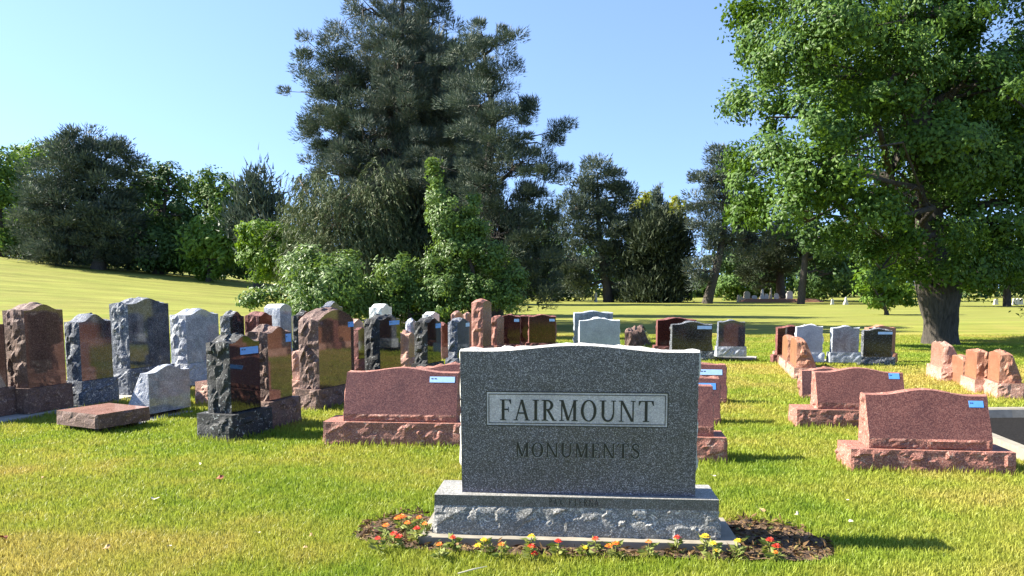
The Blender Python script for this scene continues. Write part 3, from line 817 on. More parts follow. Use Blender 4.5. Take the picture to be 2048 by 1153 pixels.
# right of the main stone, partly hidden by it
H("red slant marker just right of the grey monument, the lowest and nearest of three", "red", 1240, 774, 869, 924, 97, c=1428, T=0.27, apex=9, group="red slants tucked behind the grey monument", slant=True, nose=0.09, ttop=0.13, mw=0.12, mt=0.07, disp=0.016)
H("red slant with blue tape, the middle of three behind the grey monument", "red", 1230, 758, 838, 848, 97, c=1441, T=0.30, apex=8, group="red slants tucked behind the grey monument", base=False, slant=True, nose=0.09, ttop=0.13, sticker=(0.04,0.05,0.20,0.07,TP))
H("red slant with pale tape, the farthest of three behind the grey monument", "red", 1220, 730, 800, 806, 97, c=1454, T=0.30, apex=8, group="red slants tucked behind the grey monument", base=False, slant=True, nose=0.09, ttop=0.13, sticker=(0.05,0.06,0.30,0.07,PT))
# row facing the camera, middle
H("deep red polished stone with small pale tape right of the red pillar", "deep_red", 996, 634, 688, 706, 92, c=1040, T=0.25, apex=4, group="uprights facing the camera in the middle", sticker=(0.02,0.05,0.12,0.07,PT))
H("dark brown stone filling the gap between the two deep red polished ones", "deep_red", 1028, 633, 684, 698, 92, c=1068, T=0.25, apex=3, style='flat', group="uprights facing the camera in the middle")
H("wide deep red polished stone with pale tape left of the two grey ones", "deep_red", 1058, 634, 686, 704, 92, c=1111, T=0.25, apex=4, group="uprights facing the camera in the middle", sticker=(0.02,0.05,0.13,0.06,PT))
H("darker blue grey upright standing behind the smooth pale grey one", "blue_grey", 1149, 627, 688, 704, 92, c=1225, T=0.25, apex=4, group="uprights facing the camera in the middle")
H("smooth pale grey upright in front of the blue grey one, above the main monument", "light_grey", 1159, 642, 695, 716, 92, c=1239, T=0.25, apex=5, group="uprights facing the camera in the middle")
# three far slants, backs to the left
for i_, (pxb, gy_, lab) in enumerate(((1277, 702, "first"), (1288, 696, "second"), (1299, 691, "third"))):
    H("brown slant marker with rough back, %s of the far trio above the monument" % lab, "brown", pxb, gy_-36+i_*2, gy_, gy_, 12, W=0.85, T=0.34, apex=5, style='round', base=False, slant=True, nose=0.08, ttop=0.14, group="far trio of brown slants", disp=0.04)
H("deep red upright with bright left edge behind the speckled black stone", "deep_red", 1315, 641, 692, 708, 94, a=1312, c=1393, apex=5, group="uprights facing the camera in the middle")
H("speckled black upright with pale blue tape on a dark rough base", "speckled_black", 1344, 650, 702, 722, 94, a=1341, c=1424, apex=6, group="uprights facing the camera in the middle", sticker=(0.01,0.02,0.30,0.07,PT), mw=0.12)
# concrete strip and dark blue upright
sa, sb_ = ground(1425, 721), ground(1512, 723)
strip("short concrete strip under the dark blue upright right of the speckled black one", (sa[0], sa[1]+0.4), (sb_[0]+0.1, sb_[1]+0.3), 0.5, 0.06)
H("dark blue upright standing alone on grey rough base and wooden blocks", "dark_blue", 1437, 645, 693, 714, 94, a=1434, c=1490, apex=4, group="uprights facing the camera in the middle", basekey="blue_grey", pad=0.11, mw=0.05)
# right cluster of uprights
H("deep red upright with blue tape at the left of the right-hand cluster", "deep_red", 1555, 657, 710, 728, 94, a=1551, c=1609, apex=4, group=G_R, sticker=(0.02,0.03,0.12,0.07,TP), mw=0.10)
H("plain pale grey upright behind the trio of orange slants", "light_grey", 1593, 654, 705, 724, 94, a=1591, c=1645, apex=4, group=G_R, pad=0.08, mw=0.05)
H("veined blue grey upright on grey rough base in the right-hand cluster", "blue_grey", 1665, 657, 705, 725, 94, a=1660, c=1718, apex=4, group=G_R, pad=0.08, mw=0.06)
H("brown upright mostly hidden behind the black granite upright of the right-hand cluster", "tan_orange", 1737, 656, 706, 726, 94, c=1791, T=0.25, apex=4, group=G_R, mw=0.06)
H("black granite upright with bright left edge, right end of the right-hand cluster", "speckled_black", 1727, 662, 714, 731, 94, a=1722, c=1784, apex=4, group=G_R, sticker=(0.0,0.02,0.28,0.05,PT), mw=0.08, setback=0.02)
sa, sb_ = ground(1622, 729), ground(1722, 729)
strip("concrete strip under the pale grey and blue grey uprights on the right", (sa[0], sa[1]+0.35), (sb_[0], sb_[1]+0.35), 0.55, 0.05)
# trio of orange slants with pale bases, backs lit
for i_, (pxb, gy_, yt_, yb_, lab) in enumerate(((1592, 729, 678, 710, "back"), (1610, 743, 681, 722, "middle"), (1632, 762, 686, 736, "front"))):
    H("orange slant on pale base, %s one of the trio by the small red slant" % lab, "tan_orange", pxb, yt_, yb_, gy_, 13, W=0.95, T=0.31, apex=6, style='round', slant=True, nose=0.06, ttop=0.13, basekey="pink", mw=0.12, mt=0.06, group="lit trio of orange slants", disp=0.022, setback=0.12)
# red slants in front right
H("small red slant half hidden behind the taped red slant on the right", "red", 1605, 743, 792, 800, 97, a=1598, c=1700, apex=5, base=False, slant=True, nose=0.08, ttop=0.13, group="red slants on the right")
H("wide red slant with small blue tape behind the nearest right-hand slant", "red", 1636, 748, 818, 858, 97, c=1814, T=0.30, apex=9, slant=True, nose=0.07, ttop=0.12, sticker=(0.04,0.0,0.11,0.06,TP), mw=0.24, mt=0.07, group="red slants on the right", disp=0.016)
H("nearest red slant on the right with blue tape and a long rough base", "red", 1740, 795, 896, 946, 97, c=1988, T=0.30, apex=11, slant=True, nose=0.085, ttop=0.12, sticker=(0.035,0.035,0.115,0.052,TP), mw=0.172, mt=0.07, group="red slants on the right", disp=0.017)
# far right slants with lit backs
H("pink slant with pale base, the farthest of four at the right edge", "pink", 1926, 694, 737, 766, 14, W=0.75, T=0.30, apex=6, style='round', slant=True, nose=0.06, ttop=0.12, group="slants at the right edge", mw=0.1, disp=0.02, setback=0.12)
H("orange slant without base standing directly on the grass at the right", "tan_orange", 1957, 724, 774, 775, 16, W=1.0, T=0.22, apex=6, style='round', base=False, slant=True, nose=0.06, ttop=0.14, group="slants at the right edge", disp=0.02)
H("narrow pink orange slant on pale base, third of four at the right edge", "tan_orange", 1996, 706, 760, 789, 14, W=0.55, T=0.28, apex=4, style='flat', slant=True, nose=0.06, ttop=0.16, basekey="pink", group="slants at the right edge", disp=0.02, setback=0.1)
H("round-topped orange slant on pale base, nearest of four at the right edge", "tan_orange", 2045, 712, 767, 801, 16, W=0.55, T=0.28, apex=5, style='round', slant=True, nose=0.06, ttop=0.14, basekey="pink", group="slants at the right edge", mw=0.1, disp=0.02, setback=0.1)
# lone base block behind the near black stone
bx_, by_ = ground(383, 812)
blk = empty("stone_block", (bx_+0.35, by_+0.25, 0), math.radians(68)); tag(blk, "loose brown rough granite block left of the near black upright", "stone block")
obj("block", rock_base_mesh("block", 0.5, 0.62, 0.30, [GR["pink"][0], GR["pink"][1]], 0.045, 55, 0.03), blk)
FOOT.append((bx_+0.35, by_+0.25, math.radians(68), 0.55, 0.66))
# long strips of the left rows
p0, p1 = ground(-60, 862), ground(250, 800)
d_ = Vector((p1[0]-p0[0], p1[1]-p0[1], 0)).normalized(); n_ = Vector((-d_.y, d_.x, 0))
strip("long concrete strip under the nearest row of tall uprights at the left", (p0[0]+n_.x*0.3-d_.x, p0[1]+n_.y*0.3-d_.y), (p1[0]+n_.x*0.3+d_.x*2.6, p1[1]+n_.y*0.3+d_.y*2.6), 0.75, 0.045)
p0, p1 = ground(215, 866), ground(388, 824)
d_ = Vector((p1[0]-p0[0], p1[1]-p0[1], 0)).normalized(); n_ = Vector((-d_.y, d_.x, 0))
strip("narrow concrete strip under the flat plaque and the low grey stone", (p0[0]+n_.x*0.2, p0[1]+n_.y*0.2), (p1[0]+n_.x*0.2, p1[1]+n_.y*0.2), 0.42, 0.012)

# distant cemetery stones ---------------------------------------------------------------
far_w = plain("weathered_marble", (0.55,0.52,0.46), 0.8); far_t = plain("weathered_sandstone", (0.45,0.38,0.27), 0.8)
def far_stone(px, ytop, ybot, wpx, kind_, label, D=86, mat=None):
    X, zt = atY(px, ytop, D); z0 = float(height(X, D)); hh = max(0.5, zt - z0); w = wpx/F*D
    o = empty("old_headstone", (X, D, z0), 0.1*math.sin(px))
    tag(o, label, "headstone", "old headstones under the far trees")
    mb = MB(); t = min(w*0.5, 0.5)
    mb.box(-w*0.62, w*0.62, -t*0.8, t*0.8, 0, hh*0.18)
    if kind_ == 'obelisk':
        mb.box(-w*0.42, w*0.42, -w*0.42, w*0.42, hh*0.18, hh*0.42)
        a, b2 = w*0.3, w*0.19
        vs = [(-a,-a,hh*.42),(a,-a,hh*.42),(a,a,hh*.42),(-a,a,hh*.42),(-b2,-b2,hh*.92),(b2,-b2,hh*.92),(b2,b2,hh*.92),(-b2,b2,hh*.92),(0,0,hh)]
        mb.add(vs, [(0,1,5,4),(1,2,6,5),(2,3,7,6),(3,0,4,7),(4,5,8),(5,6,8),(6,7,8),(7,4,8)])
    else:
        n = 8
        pr = [(-w/2, hh*0.18), (w/2, hh*0.18), (w/2, hh*0.75)] + [(w/2*math.cos(math.pi*i/n), hh*0.75+hh*0.25*math.sin(math.pi*i/n)) for i in range(1, n)] + [(-w/2, hh*0.75)]
        vs = [(x, -t/2, z) for x, z in pr] + [(x, t/2, z) for x, z in pr]; m = len(pr)
        mb.add(vs, [list(range(m)), list(range(2*m-1, m-1, -1))] + [(i, i+m, (i+1) % m+m, (i+1) % m) for i in range(m)])
    obj("stone", mb.mesh("stone", mat or far_w), o)
FS = [(1192,585,599,5,'t',"thin white far headstone left of the forked pine trunk"),(1258,588,599,16,'t',"low wide pale far headstone under the dark cedar"),
      (1306,578,598,5,'obelisk',"slim white far obelisk under the dark cedar"),(1477,590,604,5,'t',"leftmost small sandy headstone of the far sunlit cluster"),
      (1484,594,604,6,'t',"low sandy stone next to the leftmost of the far cluster"),(1494,583,604,12,'t',"broad sandy far headstone with a domed top"),
      (1509,591,603,9,'t',"small pale round far headstone left of the tall white one"),(1525,578,603,10,'obelisk',"tallest white far obelisk on a stepped foot"),
      (1533,588,602,8,'t',"white far headstone leaning against the foot of the tall obelisk"),(1542,575,590,6,'obelisk',"pinkish far obelisk left of the dark double trunk"),
      (1553,587,601,8,'t',"pale far headstone at the left foot of the dark double trunk"),(1579,582,598,12,'t',"white far headstone right of the dark double trunk"),
      (1665,600,607,5,'t',"tiny white far stone in the shade of the mid trees"),(1692,594,607,7,'obelisk',"white far pillar in the shade left of the bright bush"),
      (1750,596,606,6,'t',"white far stone under the bright bush left of the oak"),(1992,602,609,7,'t',"faint white far stone right of the oak trunk"),
      (2029,597,609,6,'t',"first white far headstone at the right photo edge"),(2036,597,609,6,'t',"second white far headstone at the right photo edge"),(2043,597,609,6,'t',"third white far headstone at the right photo edge")]
for i_, (px, a_, b_, w_, k_, lab) in enumerate(FS):
    far_stone(px, a_, b_, w_, k_, lab, 84 if px < 1640 else 72, far_t if 1475 < px < 1500 or px == 1542 else far_w)
# VEGETATION-MARKER
# ------------------------------------------------------------------ vegetation
def leaf_mat(name, c1, c2, trans=0.35, rough=0.55, spec=0.25, c3=None):
    m, nt, bs, out = new_mat(name)
    ge = node(nt, "ShaderNodeNewGeometry")
    st = [(0.0, c1), (1.0, c2)] if c3 is None else [(0.0, c1), (0.82, c2), (1.0, c3)]
    r = ramp(nt, st); nt.links.new(ge.outputs["Random Per Island"], r.inputs[0])
    nt.links.new(r.outputs[0], bs.inputs["Base Color"])
    bs.inputs["Roughness"].default_value = rough; bs.inputs["Specular IOR Level"].default_value = spec
    tr = node(nt, "ShaderNodeBsdfTranslucent")
    hs = node(nt, "ShaderNodeHueSaturation"); hs.inputs["Hue"].default_value = 0.485; hs.inputs["Value"].default_value = 1.25; hs.inputs["Saturation"].default_value = 1.1
    nt.links.new(r.outputs[0], hs.inputs["Color"]); nt.links.new(hs.outputs[0], tr.inputs["Color"])
    mx = node(nt, "ShaderNodeMixShader"); mx.inputs[0].default_value = trans
    nt.links.new(bs.outputs[0], mx.inputs[1]); nt.links.new(tr.outputs[0], mx.inputs[2]); nt.links.new(mx.outputs[0], out.inputs["Surface"])
    return m
def bark_mat(name, c, var=0.5):
    m, nt, bs, out = new_mat(name)
    tc = node(nt, "ShaderNodeTexCoord"); mp = node(nt, "ShaderNodeMapping"); mp.inputs["Scale"].default_value = (9, 9, 1.6)
    nt.links.new(tc.outputs["Object"], mp.inputs[0])
    nz = node(nt, "ShaderNodeTexNoise"); nz.inputs["Scale"].default_value = 2.2; nz.inputs["Detail"].default_value = 7; nz.inputs["Roughness"].default_value = 0.65
    nt.links.new(mp.outputs[0], nz.inputs["Vector"])
    r = ramp(nt, [(0.35, sc(c, 1-var)), (0.65, sc(c, 1+var))]); nt.links.new(nz.outputs[0], r.inputs[0]); nt.links.new(r.outputs[0], bs.inputs["Base Color"])
    bs.inputs["Roughness"].default_value = 0.9
    bp = node(nt, "ShaderNodeBump"); bp.inputs["Strength"].default_value = 1.0; bp.inputs["Distance"].default_value = 0.05
    nt.links.new(nz.outputs[0], bp.inputs["Height"]); nt.links.new(bp.outputs[0], bs.inputs["Normal"])
    return m
BARK = bark_mat("grey_bark", (0.055,0.046,0.037)); BARK_P = bark_mat("pale_bark", (0.20,0.16,0.125), 0.35)
LM = dict(
    oak=leaf_mat("oak_leaves", (0.040,0.090,0.016), (0.100,0.180,0.024), 0.28, 0.5, 0.25),
    bright=leaf_mat("bright_leaves", (0.075,0.160,0.020), (0.145,0.235,0.032), 0.35),
    mid=leaf_mat("mid_green_leaves", (0.060,0.128,0.025), (0.120,0.195,0.038), 0.3),
    bush=leaf_mat("bush_leaves", (0.068,0.128,0.028), (0.150,0.235,0.052), 0.3, 0.45, 0.35),
    pine=leaf_mat("pine_needles", (0.038,0.058,0.047), (0.092,0.118,0.088), 0.12, 0.6, 0.25, (0.145,0.135,0.088)),
    bluepine=leaf_mat("blue_green_needles", (0.036,0.058,0.043), (0.088,0.116,0.080), 0.12, 0.6, 0.25, (0.125,0.135,0.09)),
    juniper=leaf_mat("juniper_sprays", (0.045,0.070,0.030), (0.098,0.125,0.056), 0.15, 0.65, 0.2, (0.13,0.128,0.07)),
    cedar=leaf_mat("cedar_sprays", (0.024,0.038,0.020), (0.056,0.072,0.037), 0.10, 0.65, 0.2),
    dark=leaf_mat("dark_leaves", (0.036,0.080,0.022), (0.080,0.138,0.036), 0.25),
    yellow=leaf_mat("yellow_green_leaves", (0.18,0.22,0.025), (0.28,0.29,0.035), 0.35),
)
def unit(v):
    return v/np.maximum(1e-9, np.linalg.norm(v, axis=1, keepdims=True))
def sph(rg, n):
    return unit(rg.normal(size=(n, 3)))
def leaf_geo(P, A, L, wr, rg, tri=False, face=None):
    n = len(P); A = unit(A)
    S = unit(np.cross(A, sph(rg, n) if face is None else face)); N = np.cross(A, S)
    L = L[:, None]
    if tri:
        v = np.stack([P - S*L*wr*0.5, P + S*L*wr*0.5, P + A*L], 1).reshape(-1, 3)
        return v, np.arange(n*3).reshape(n, 3)
    mid = P + A*L*0.45
    v = np.stack([P, mid + S*L*wr*0.5 + N*L*0.10, P + A*L, mid - S*L*wr*0.5 + N*L*0.10], 1).reshape(-1, 3)
    return v, np.arange(n*4).reshape(n, 4)
class Crown:
    def __init__(s): s.v = []; s.f = []; s.n = 0
    def add(s, v, f):
        s.v.append(v); s.f.append(f + s.n); s.n += len(v)
    def mesh(s, name, mat, base):
        V = np.concatenate(s.v) - np.asarray(base)[None]
        ks = {}
        for f in s.f: ks.setdefault(f.shape[1], []).append(f)
        return np_mesh(name, V, [np.concatenate(x) for x in ks.values()], mat)

def limb_pts(a, b, sag=0.0, n=5, jit=0.12, rg=random):
    a, b = Vector(a), Vector(b); L = (b-a).length
    pts = []
    for i in range(n+1):
        t = i/n
        p = a.lerp(b, t)
        p.z += sag*L*math.sin(math.pi*t)
        if 0 < i < n: p += Vector((rg.uniform(-1,1), rg.uniform(-1,1), rg.uniform(-1,1)))*jit*L/n
        pts.append(p)
    return pts

DENS = dict(broad=2.6, pine=2.6, droop=3.6, cedar=3.2)
def plant(name, label, cat, D, basepx, lobes, style, mat, leaf=0.2, dens=1.0, per=40, trunk=0.3, seed=1, group=None, bark=None, trunk_pts=None, twigs=0.12,
          spread=0.5, wr=0.55, axis_up=None, shell=0.55, flare=1.5, z0=None, vflat=0.8, depth=1.0, limb_r=0.45, puff=0.3, rag=0.25):
    """lobes: (px, py, rx, ry[, dY]) of the crown in photo pixels at distance D, turned into ellipsoids of real size"""
    rg = np.random.default_rng(seed); rr = random.Random(seed)
    bx = (basepx[0]-CX)/F*D*1.0
    bx = atY(basepx[0], 600, D)[0]
    bz = float(height(bx, D)) if z0 is None else z0
    base = Vector((bx, D, bz))
    k = D/F
    W = []
    for i, lb in enumerate(lobes):
        px, py, rx, ry = lb[:4]
        dY = lb[4] if len(lb) > 4 else rr.uniform(-0.5, 0.5)*rx*k*1.2
        X, Z = atY(px, py, D)
        ratio = (D+dY)/D
        W.append((Vector((X*ratio, D+dY, EYE+(Z-EYE)*ratio)), rx*k*ratio, (rx+ry)*0.5*k*depth, ry*k*ratio))
    cr = Crown(); wood = MB()
    # trunk
    top_l = max(W, key=lambda w: w[0].z)
    if trunk_pts is None:
        tpx = [(bx, D, bz-0.05)]
        tz = top_l[0].z + top_l[3]*0.3; tx_ = top_l[0].x
        for t in (0.1, 0.25, 0.45, 0.7, 1.0):
            tpx.append((bx + (tx_-bx)*t**1.4 + rr.uniform(-1,1)*0.02*(tz-bz), D + (top_l[0].y-D)*t**1.4, bz + (tz-bz)*t))
        rad = [trunk*flare, trunk*1.05, trunk*0.9, trunk*0.7, trunk*0.4, trunk*0.08]
    else:
        tpx = []; rad = []
        for px, py, rpx in trunk_pts:
            X, Z = atY(px, py, D); tpx.append((X, D, Z)); rad.append(rpx*k)
        tpx[0] = (tpx[0][0], D, bz-0.05)
    wood.tube(tpx, rad, 14, 0, 0.22, seed)
    tv = [Vector(p) for p in tpx]
    def nearest_trunk(p):
        # a point on the trunk lower than p
        best = tv[1]; bd = 1e9
        for i in range(len(tv)-1):
            for t in (0, .25, .5, .75):
                q = tv[i].lerp(tv[i+1], t)
                d_ = (q-p).length + max(0, q.z-p.z+0.15*(q-p).length)*1.5 + (5 if q.z < bz+0.12*(tv[-1].z-bz) else 0)
                if d_ < bd: bd, best = d_, q
        return best
    for (c_, rx, ry, rz) in W:
        q = nearest_trunk(c_)
        Lr = max(0.02, trunk*limb_r*min(1.0, (rx*rz)**0.5/1.2))
        pts = limb_pts(q, c_, 0.06, 5, 0.5, rr)
        wood.tube(pts, [Lr*(1-0.16*i) for i in range(len(pts))], 7, 0)
        area = rx*rz + ry*rz + rx*ry
        nsub = max(4, int(dens*area/ (spread*spread) * DENS[style]))
        dirs = sph(rg, nsub); rad_ = (shell + (1-shell)*rg.random(nsub)**0.7)*np.where(rg.random(nsub) < 0.35, 1+rag*rg.random(nsub)*1.6, 1.0)
        sub = np.array(c_)[None] + dirs*rad_[:, None]*np.array([rx, ry, rz])[None]
        keep = sub[:, 2] > bz + 0.12
        sub = sub[keep]; dirs = dirs[keep]; nsub = len(sub)
        if nsub == 0: continue
        # twigs
        for i in range(nsub):
            if rr.random() < twigs:
                p0 = pts[rr.randint(2, len(pts)-1)]
                tp = limb_pts(p0, Vector(sub[i]), -0.04 if style == 'droop' else 0.05, 3, 0.5, rr)
                r0 = max(0.012, Lr*0.28)
                wood.tube(tp, [r0, r0*0.75, r0*0.5, r0*0.2], 4, 0)
        if style == 'broad':
            P = np.repeat(sub, per, 0); n = len(P)
            q = rg.normal(size=(n, 3)).clip(-1.6, 1.6)*spread*np.array([0.40, 0.40, 0.40*vflat])*np.repeat(0.6+0.8*rg.random(nsub), per)[:, None]
            P = P + q
            out_ = unit(q)*0.8 + np.repeat(dirs, per, 0)*1.1 + np.array([0, 0, 0.35]) + sph(rg, n)*0.65
            A = np.cross(out_, sph(rg, n)) + np.array([0, 0, -0.15])
            v, f = leaf_geo(P, A, leaf*(0.6+0.8*rg.random(n)), wr, rg, False, out_); cr.add(v, f)
        elif style == 'pine':
            P = np.repeat(sub, per, 0); n = len(P)
            q = rg.normal(size=(n, 3)).clip(-1.5, 1.5)*np.repeat(0.6+0.7*rg.random(nsub), per)[:, None]*puff*np.array([1.0, 1.0, 0.62])
            P = P + q
            hor = np.repeat(dirs, per, 0)*np.array([1, 1, 0.2])
            A = unit(q)*0.7 + hor*0.45 + np.array([0, 0, 0.55]) + sph(rg, n)*0.45
            out_ = unit(q)*1.1 + np.repeat(dirs, per, 0)*1.1 + np.array([0, 0, 0.25]) + sph(rg, n)*0.45
            v, f = leaf_geo(P, A, leaf*(0.65+0.6*rg.random(n)), wr, rg, True, out_); cr.add(v, f)
        elif style == 'droop':
            ns = max(2, per//14)
            C2 = np.repeat(sub, ns, 0); n2 = len(C2); od = np.repeat(dirs, ns, 0)
            C2 = C2 + rg.normal(size=(n2, 3))*spread*np.array([0.5, 0.5, 0.3])
            ln = leaf*(2.0+3.0*rg.random(n2))
            nb = 14
            P = np.repeat(C2, nb, 0); n = len(P)
            s_ = np.tile((np.arange(nb)+0.5)/nb, n2)
            LN = np.repeat(ln, nb)
            OD = np.repeat(unit(od*np.array([1, 1, 0.05]) + sph(rg, n2)*0.3), nb, 0)
            P = P + OD*(LN*s_*0.55)[:, None]
            P[:, 2] -= LN*s_**1.7*0.9
            A = OD*0.4 + np.array([0, 0, -0.7]) + sph(rg, n)*0.6
            v, f = leaf_geo(P, A, leaf*(0.6+0.6*rg.random(n)), wr, rg, True); cr.add(v, f)
        elif style == 'cedar':
            P = np.repeat(sub, per, 0); n = len(P)
            P = P + rg.normal(size=(n, 3))*spread*np.array([0.42, 0.42, 0.6])
            OD = np.repeat(dirs, per, 0)
            A = OD*0.5 + np.array([0, 0, 0.75]) + sph(rg, n)*0.6
            v, f = leaf_geo(P, A, leaf*(0.6+0.9*rg.random(n)), wr, rg, True); cr.add(v, f)
    o = empty(name, base); tag(o, label, cat, group)
    crown = obj("crown", cr.mesh("crown", LM[mat], base), o)
    wood.v = [(v[0]-base.x, v[1]-base.y, v[2]-base.z) for v in wood.v]
    obj("trunk", wood.mesh("trunk", bark or BARK, True), o)
    return o

# --- the great oak-like tree at the right
OAK = [(1535,45,36,52,-0.5),(1600,120,66,66,-2),(1532,235,48,56,-1),(1560,330,60,56,-2),(1520,385,46,44,-1),(1590,420,56,42,-2.2),(1660,250,88,72,-3),(1690,50,96,80,-2.5),(1690,-80,130,90,0),
       (1790,150,98,80,-2.2),(1690,350,80,68,-3),(1770,410,78,56,-2.6),(1850,470,72,46,-2),(1890,20,110,95,-1),(1950,170,110,100,-1),(1985,330,110,85,-0.3),(1870,300,95,85,-1.4),(2090,120,130,140,0.6),
       (1960,440,100,64,-0.2),(2090,390,110,100,0.6),(1900,-130,210,110,0.5),(1670,465,46,30,-1.6),(1745,518,52,34,-2.2),(1830,550,60,30,-1.6),(1930,535,80,42,-0.8),(2050,530,90,46,0),(1492,425,18,24,-0.5),
       (1720,230,110,100,2.2),(1830,380,120,115,2.5),(2010,260,140,160,3),(1820,500,100,46,2),(1960,530,115,50,2),(2130,300,110,190,2.5),(1620,360,76,74,1.5),(1640,60,80,100,1.5),(1900,250,130,150,1.5),(1750,120,110,110,0.8),
       (1492,30,12,26,0.3),(1503,95,15,20,0.5),(1480,205,15,24,0.2),(1476,320,16,26,0.2),(1545,140,16,26,0.2)]
plant("shade_tree", "massive broad-leaved shade tree with thick short trunk at the right", "tree", 21.8, (1880, 690), OAK, 'broad', 'oak', leaf=0.115, dens=0.72, per=230, trunk=0.62, seed=11,
      trunk_pts=[(1881,692,38),(1881,682,34),(1880,662,31),(1880,642,33),(1880,620,37),(1878,592,41),(1872,560,40),(1865,500,30),(1856,400,22),(1845,250,17),(1835,100,12),(1830,-80,5)], twigs=0.14, spread=0.62, wr=0.62, shell=0.35, rag=0.5, limb_r=0.30)
# --- centre conifers
D1 = 33
plant("tall_pine", "tallest grey green pine of the centre clump, its top cut by the photo", "tree", D1+1, (820, 610),
      [(800,-40,70,60),(730,20,50,40,-1),(860,30,60,55,-1),(780,90,95,60,-1.5),(880,130,70,60,-1),(720,150,55,50,0),(820,200,110,70,-2),(900,240,70,70,0),(760,290,95,70,-2),(870,330,95,75,-2),(800,400,110,70,-2),(900,440,80,70,-1),(820,490,110,60,-1),(790,250,150,200,2)],
      'pine', 'pine', leaf=0.17, dens=0.92, per=300, trunk=0.36, seed=21, spread=0.66, wr=0.17, puff=0.20, shell=0.3, rag=0.45, twigs=0.35)
plant("bushy_pine", "dark open-branched pine on the right side of the centre clump", "tree", 30.0, (985, 610),
      [(970,75,45,35,0),(1010,85,30,30,0),(950,130,60,45,-1),(1010,160,35,35,0),(960,210,70,50,-1),(1040,215,35,30,0),(1000,270,75,50,-1.5),(1075,225,30,26,0),(1085,290,40,30,0),(1115,262,26,18,0),(1030,340,85,55,-1.5),(1110,345,26,22,0),(970,380,90,60,-1),(1060,420,60,55,-1),(1000,470,100,60,-1.5),(1065,530,62,45,-1),(1000,560,85,45,-1),(1080,580,48,24,-1.5)],
      'pine', 'bluepine', leaf=0.155, dens=0.92, per=300, trunk=0.28, seed=22, spread=0.62, wr=0.17, puff=0.18, shell=0.3, rag=0.45, twigs=0.35)
plant("slender_pine", "slender pale-trunked conifer on the left side of the centre clump", "tree", 33, (690, 610),
      [(668,110,28,30,0),(690,150,42,45,0),(650,190,36,38,0),(612,140,14,22,0),(606,110,9,14,0),(700,230,55,50,-0.5),(655,270,42,45,0),(700,320,55,55,-0.5),(640,340,32,40,0),(690,400,55,50,-0.5),(620,250,18,14,0),(618,268,16,10,0)],
      'pine', 'bluepine', leaf=0.15, dens=1.1, per=220, trunk=0.16, seed=23, spread=0.55, wr=0.24, puff=0.2, shell=0.3, bark=BARK_P, twigs=0.16,
      trunk_pts=[(690,610,8),(690,560,6.5),(688,480,6),(684,380,5),(680,270,4),(676,170,2.5),(670,100,1)])
plant("drooping_juniper", "drooping olive juniper with hanging sprays at the foot of the slender conifer", "tree", 30.5, (700, 615),
      [(640,390,45,55,0),(620,450,40,55,0),(680,450,60,65,-1),(740,430,50,60,-0.5),(700,520,80,60,-1),(640,530,50,50,0),(780,480,50,60,0),(600,360,14,20,0),(800,540,60,60,0.5),(850,500,40,70,0.5),(760,370,40,40,0),(610,520,28,50,0)],
      'droop', 'juniper', leaf=0.18, dens=1.3, per=84, trunk=0.2, seed=24, spread=0.5, wr=0.22, shell=0.4, bark=BARK_P, twigs=0.16)
plant("dark_yew", "dense dark evergreen filling the shadow behind the leafy sapling", "tree", 32, (900, 612),
      [(850,520,110,80,0),(940,500,90,90,0),(780,560,90,50,0),(1020,520,90,80,0),(900,580,120,40,0)], 'cedar', 'cedar', leaf=0.28, dens=1.2, per=50, trunk=0.2, seed=25, spread=0.65, wr=0.3)
# --- leafy sapling and bushes in front of them
DB = 24.5
plant("leafy_sapling", "tall leafy sapling with two upright leaders in front of the dark pines", "tree", DB, (960, 640),
      [(866,338,5,14),(870,362,8,22),(874,392,13,26),(880,430,20,30),(868,425,9,16),(888,465,26,30),(948,395,5,14),(945,415,9,20),(936,440,16,24),(925,470,24,28),(965,455,14,22),(895,438,30,34),(915,450,26,28),(905,500,38,36),(955,490,28,30),(940,535,46,40),(992,498,16,26),(985,525,26,28),(1006,555,34,36),(960,590,54,38),(1024,590,26,32),(908,570,24,36),(1040,560,12,20)],
      'broad', 'bush', leaf=0.10, dens=1.0, per=80, trunk=0.07, seed=31, spread=0.30, wr=0.6, shell=0.15, rag=0.5, twigs=0.2,
      trunk_pts=[(958,650,5),(955,600,4.5),(945,540,4),(925,480,3),(900,430,2),(880,380,1.2),(870,335,0.5)])
plant("round_bush", "broad pale green bush with a trailing branch at the left edge of the thicket", "shrub", DB-1, (650, 640),
      [(640,530,50,38,0),(600,570,45,45,0),(660,580,60,50,-1),(620,615,55,28,-1),(700,560,45,50,0),(690,615,50,35,-0.5),(745,600,40,40,0.6),(560,588,22,12,-0.3),(525,594,22,8,-0.5),(500,600,12,5,-0.5)],
      'broad', 'bush', leaf=0.105, dens=0.95, per=95, trunk=0.08, seed=32, spread=0.36, wr=0.55, shell=0.25, rag=0.4, twigs=0.2)
plant("leafy_bush", "bushy green shrub with pointed shoots left of the leafy sapling", "shrub", DB, (820, 640),
      [(785,555,40,35),(760,590,40,40),(820,580,45,45),(870,590,40,40),(795,620,60,30),(850,625,50,25),(838,535,9,24),(862,530,8,24),(800,530,16,20),(890,620,25,28)],
      'broad', 'bush', leaf=0.105, dens=0.95, per=95, trunk=0.07, seed=33, spread=0.34, wr=0.55, shell=0.25, rag=0.4, twigs=0.2)
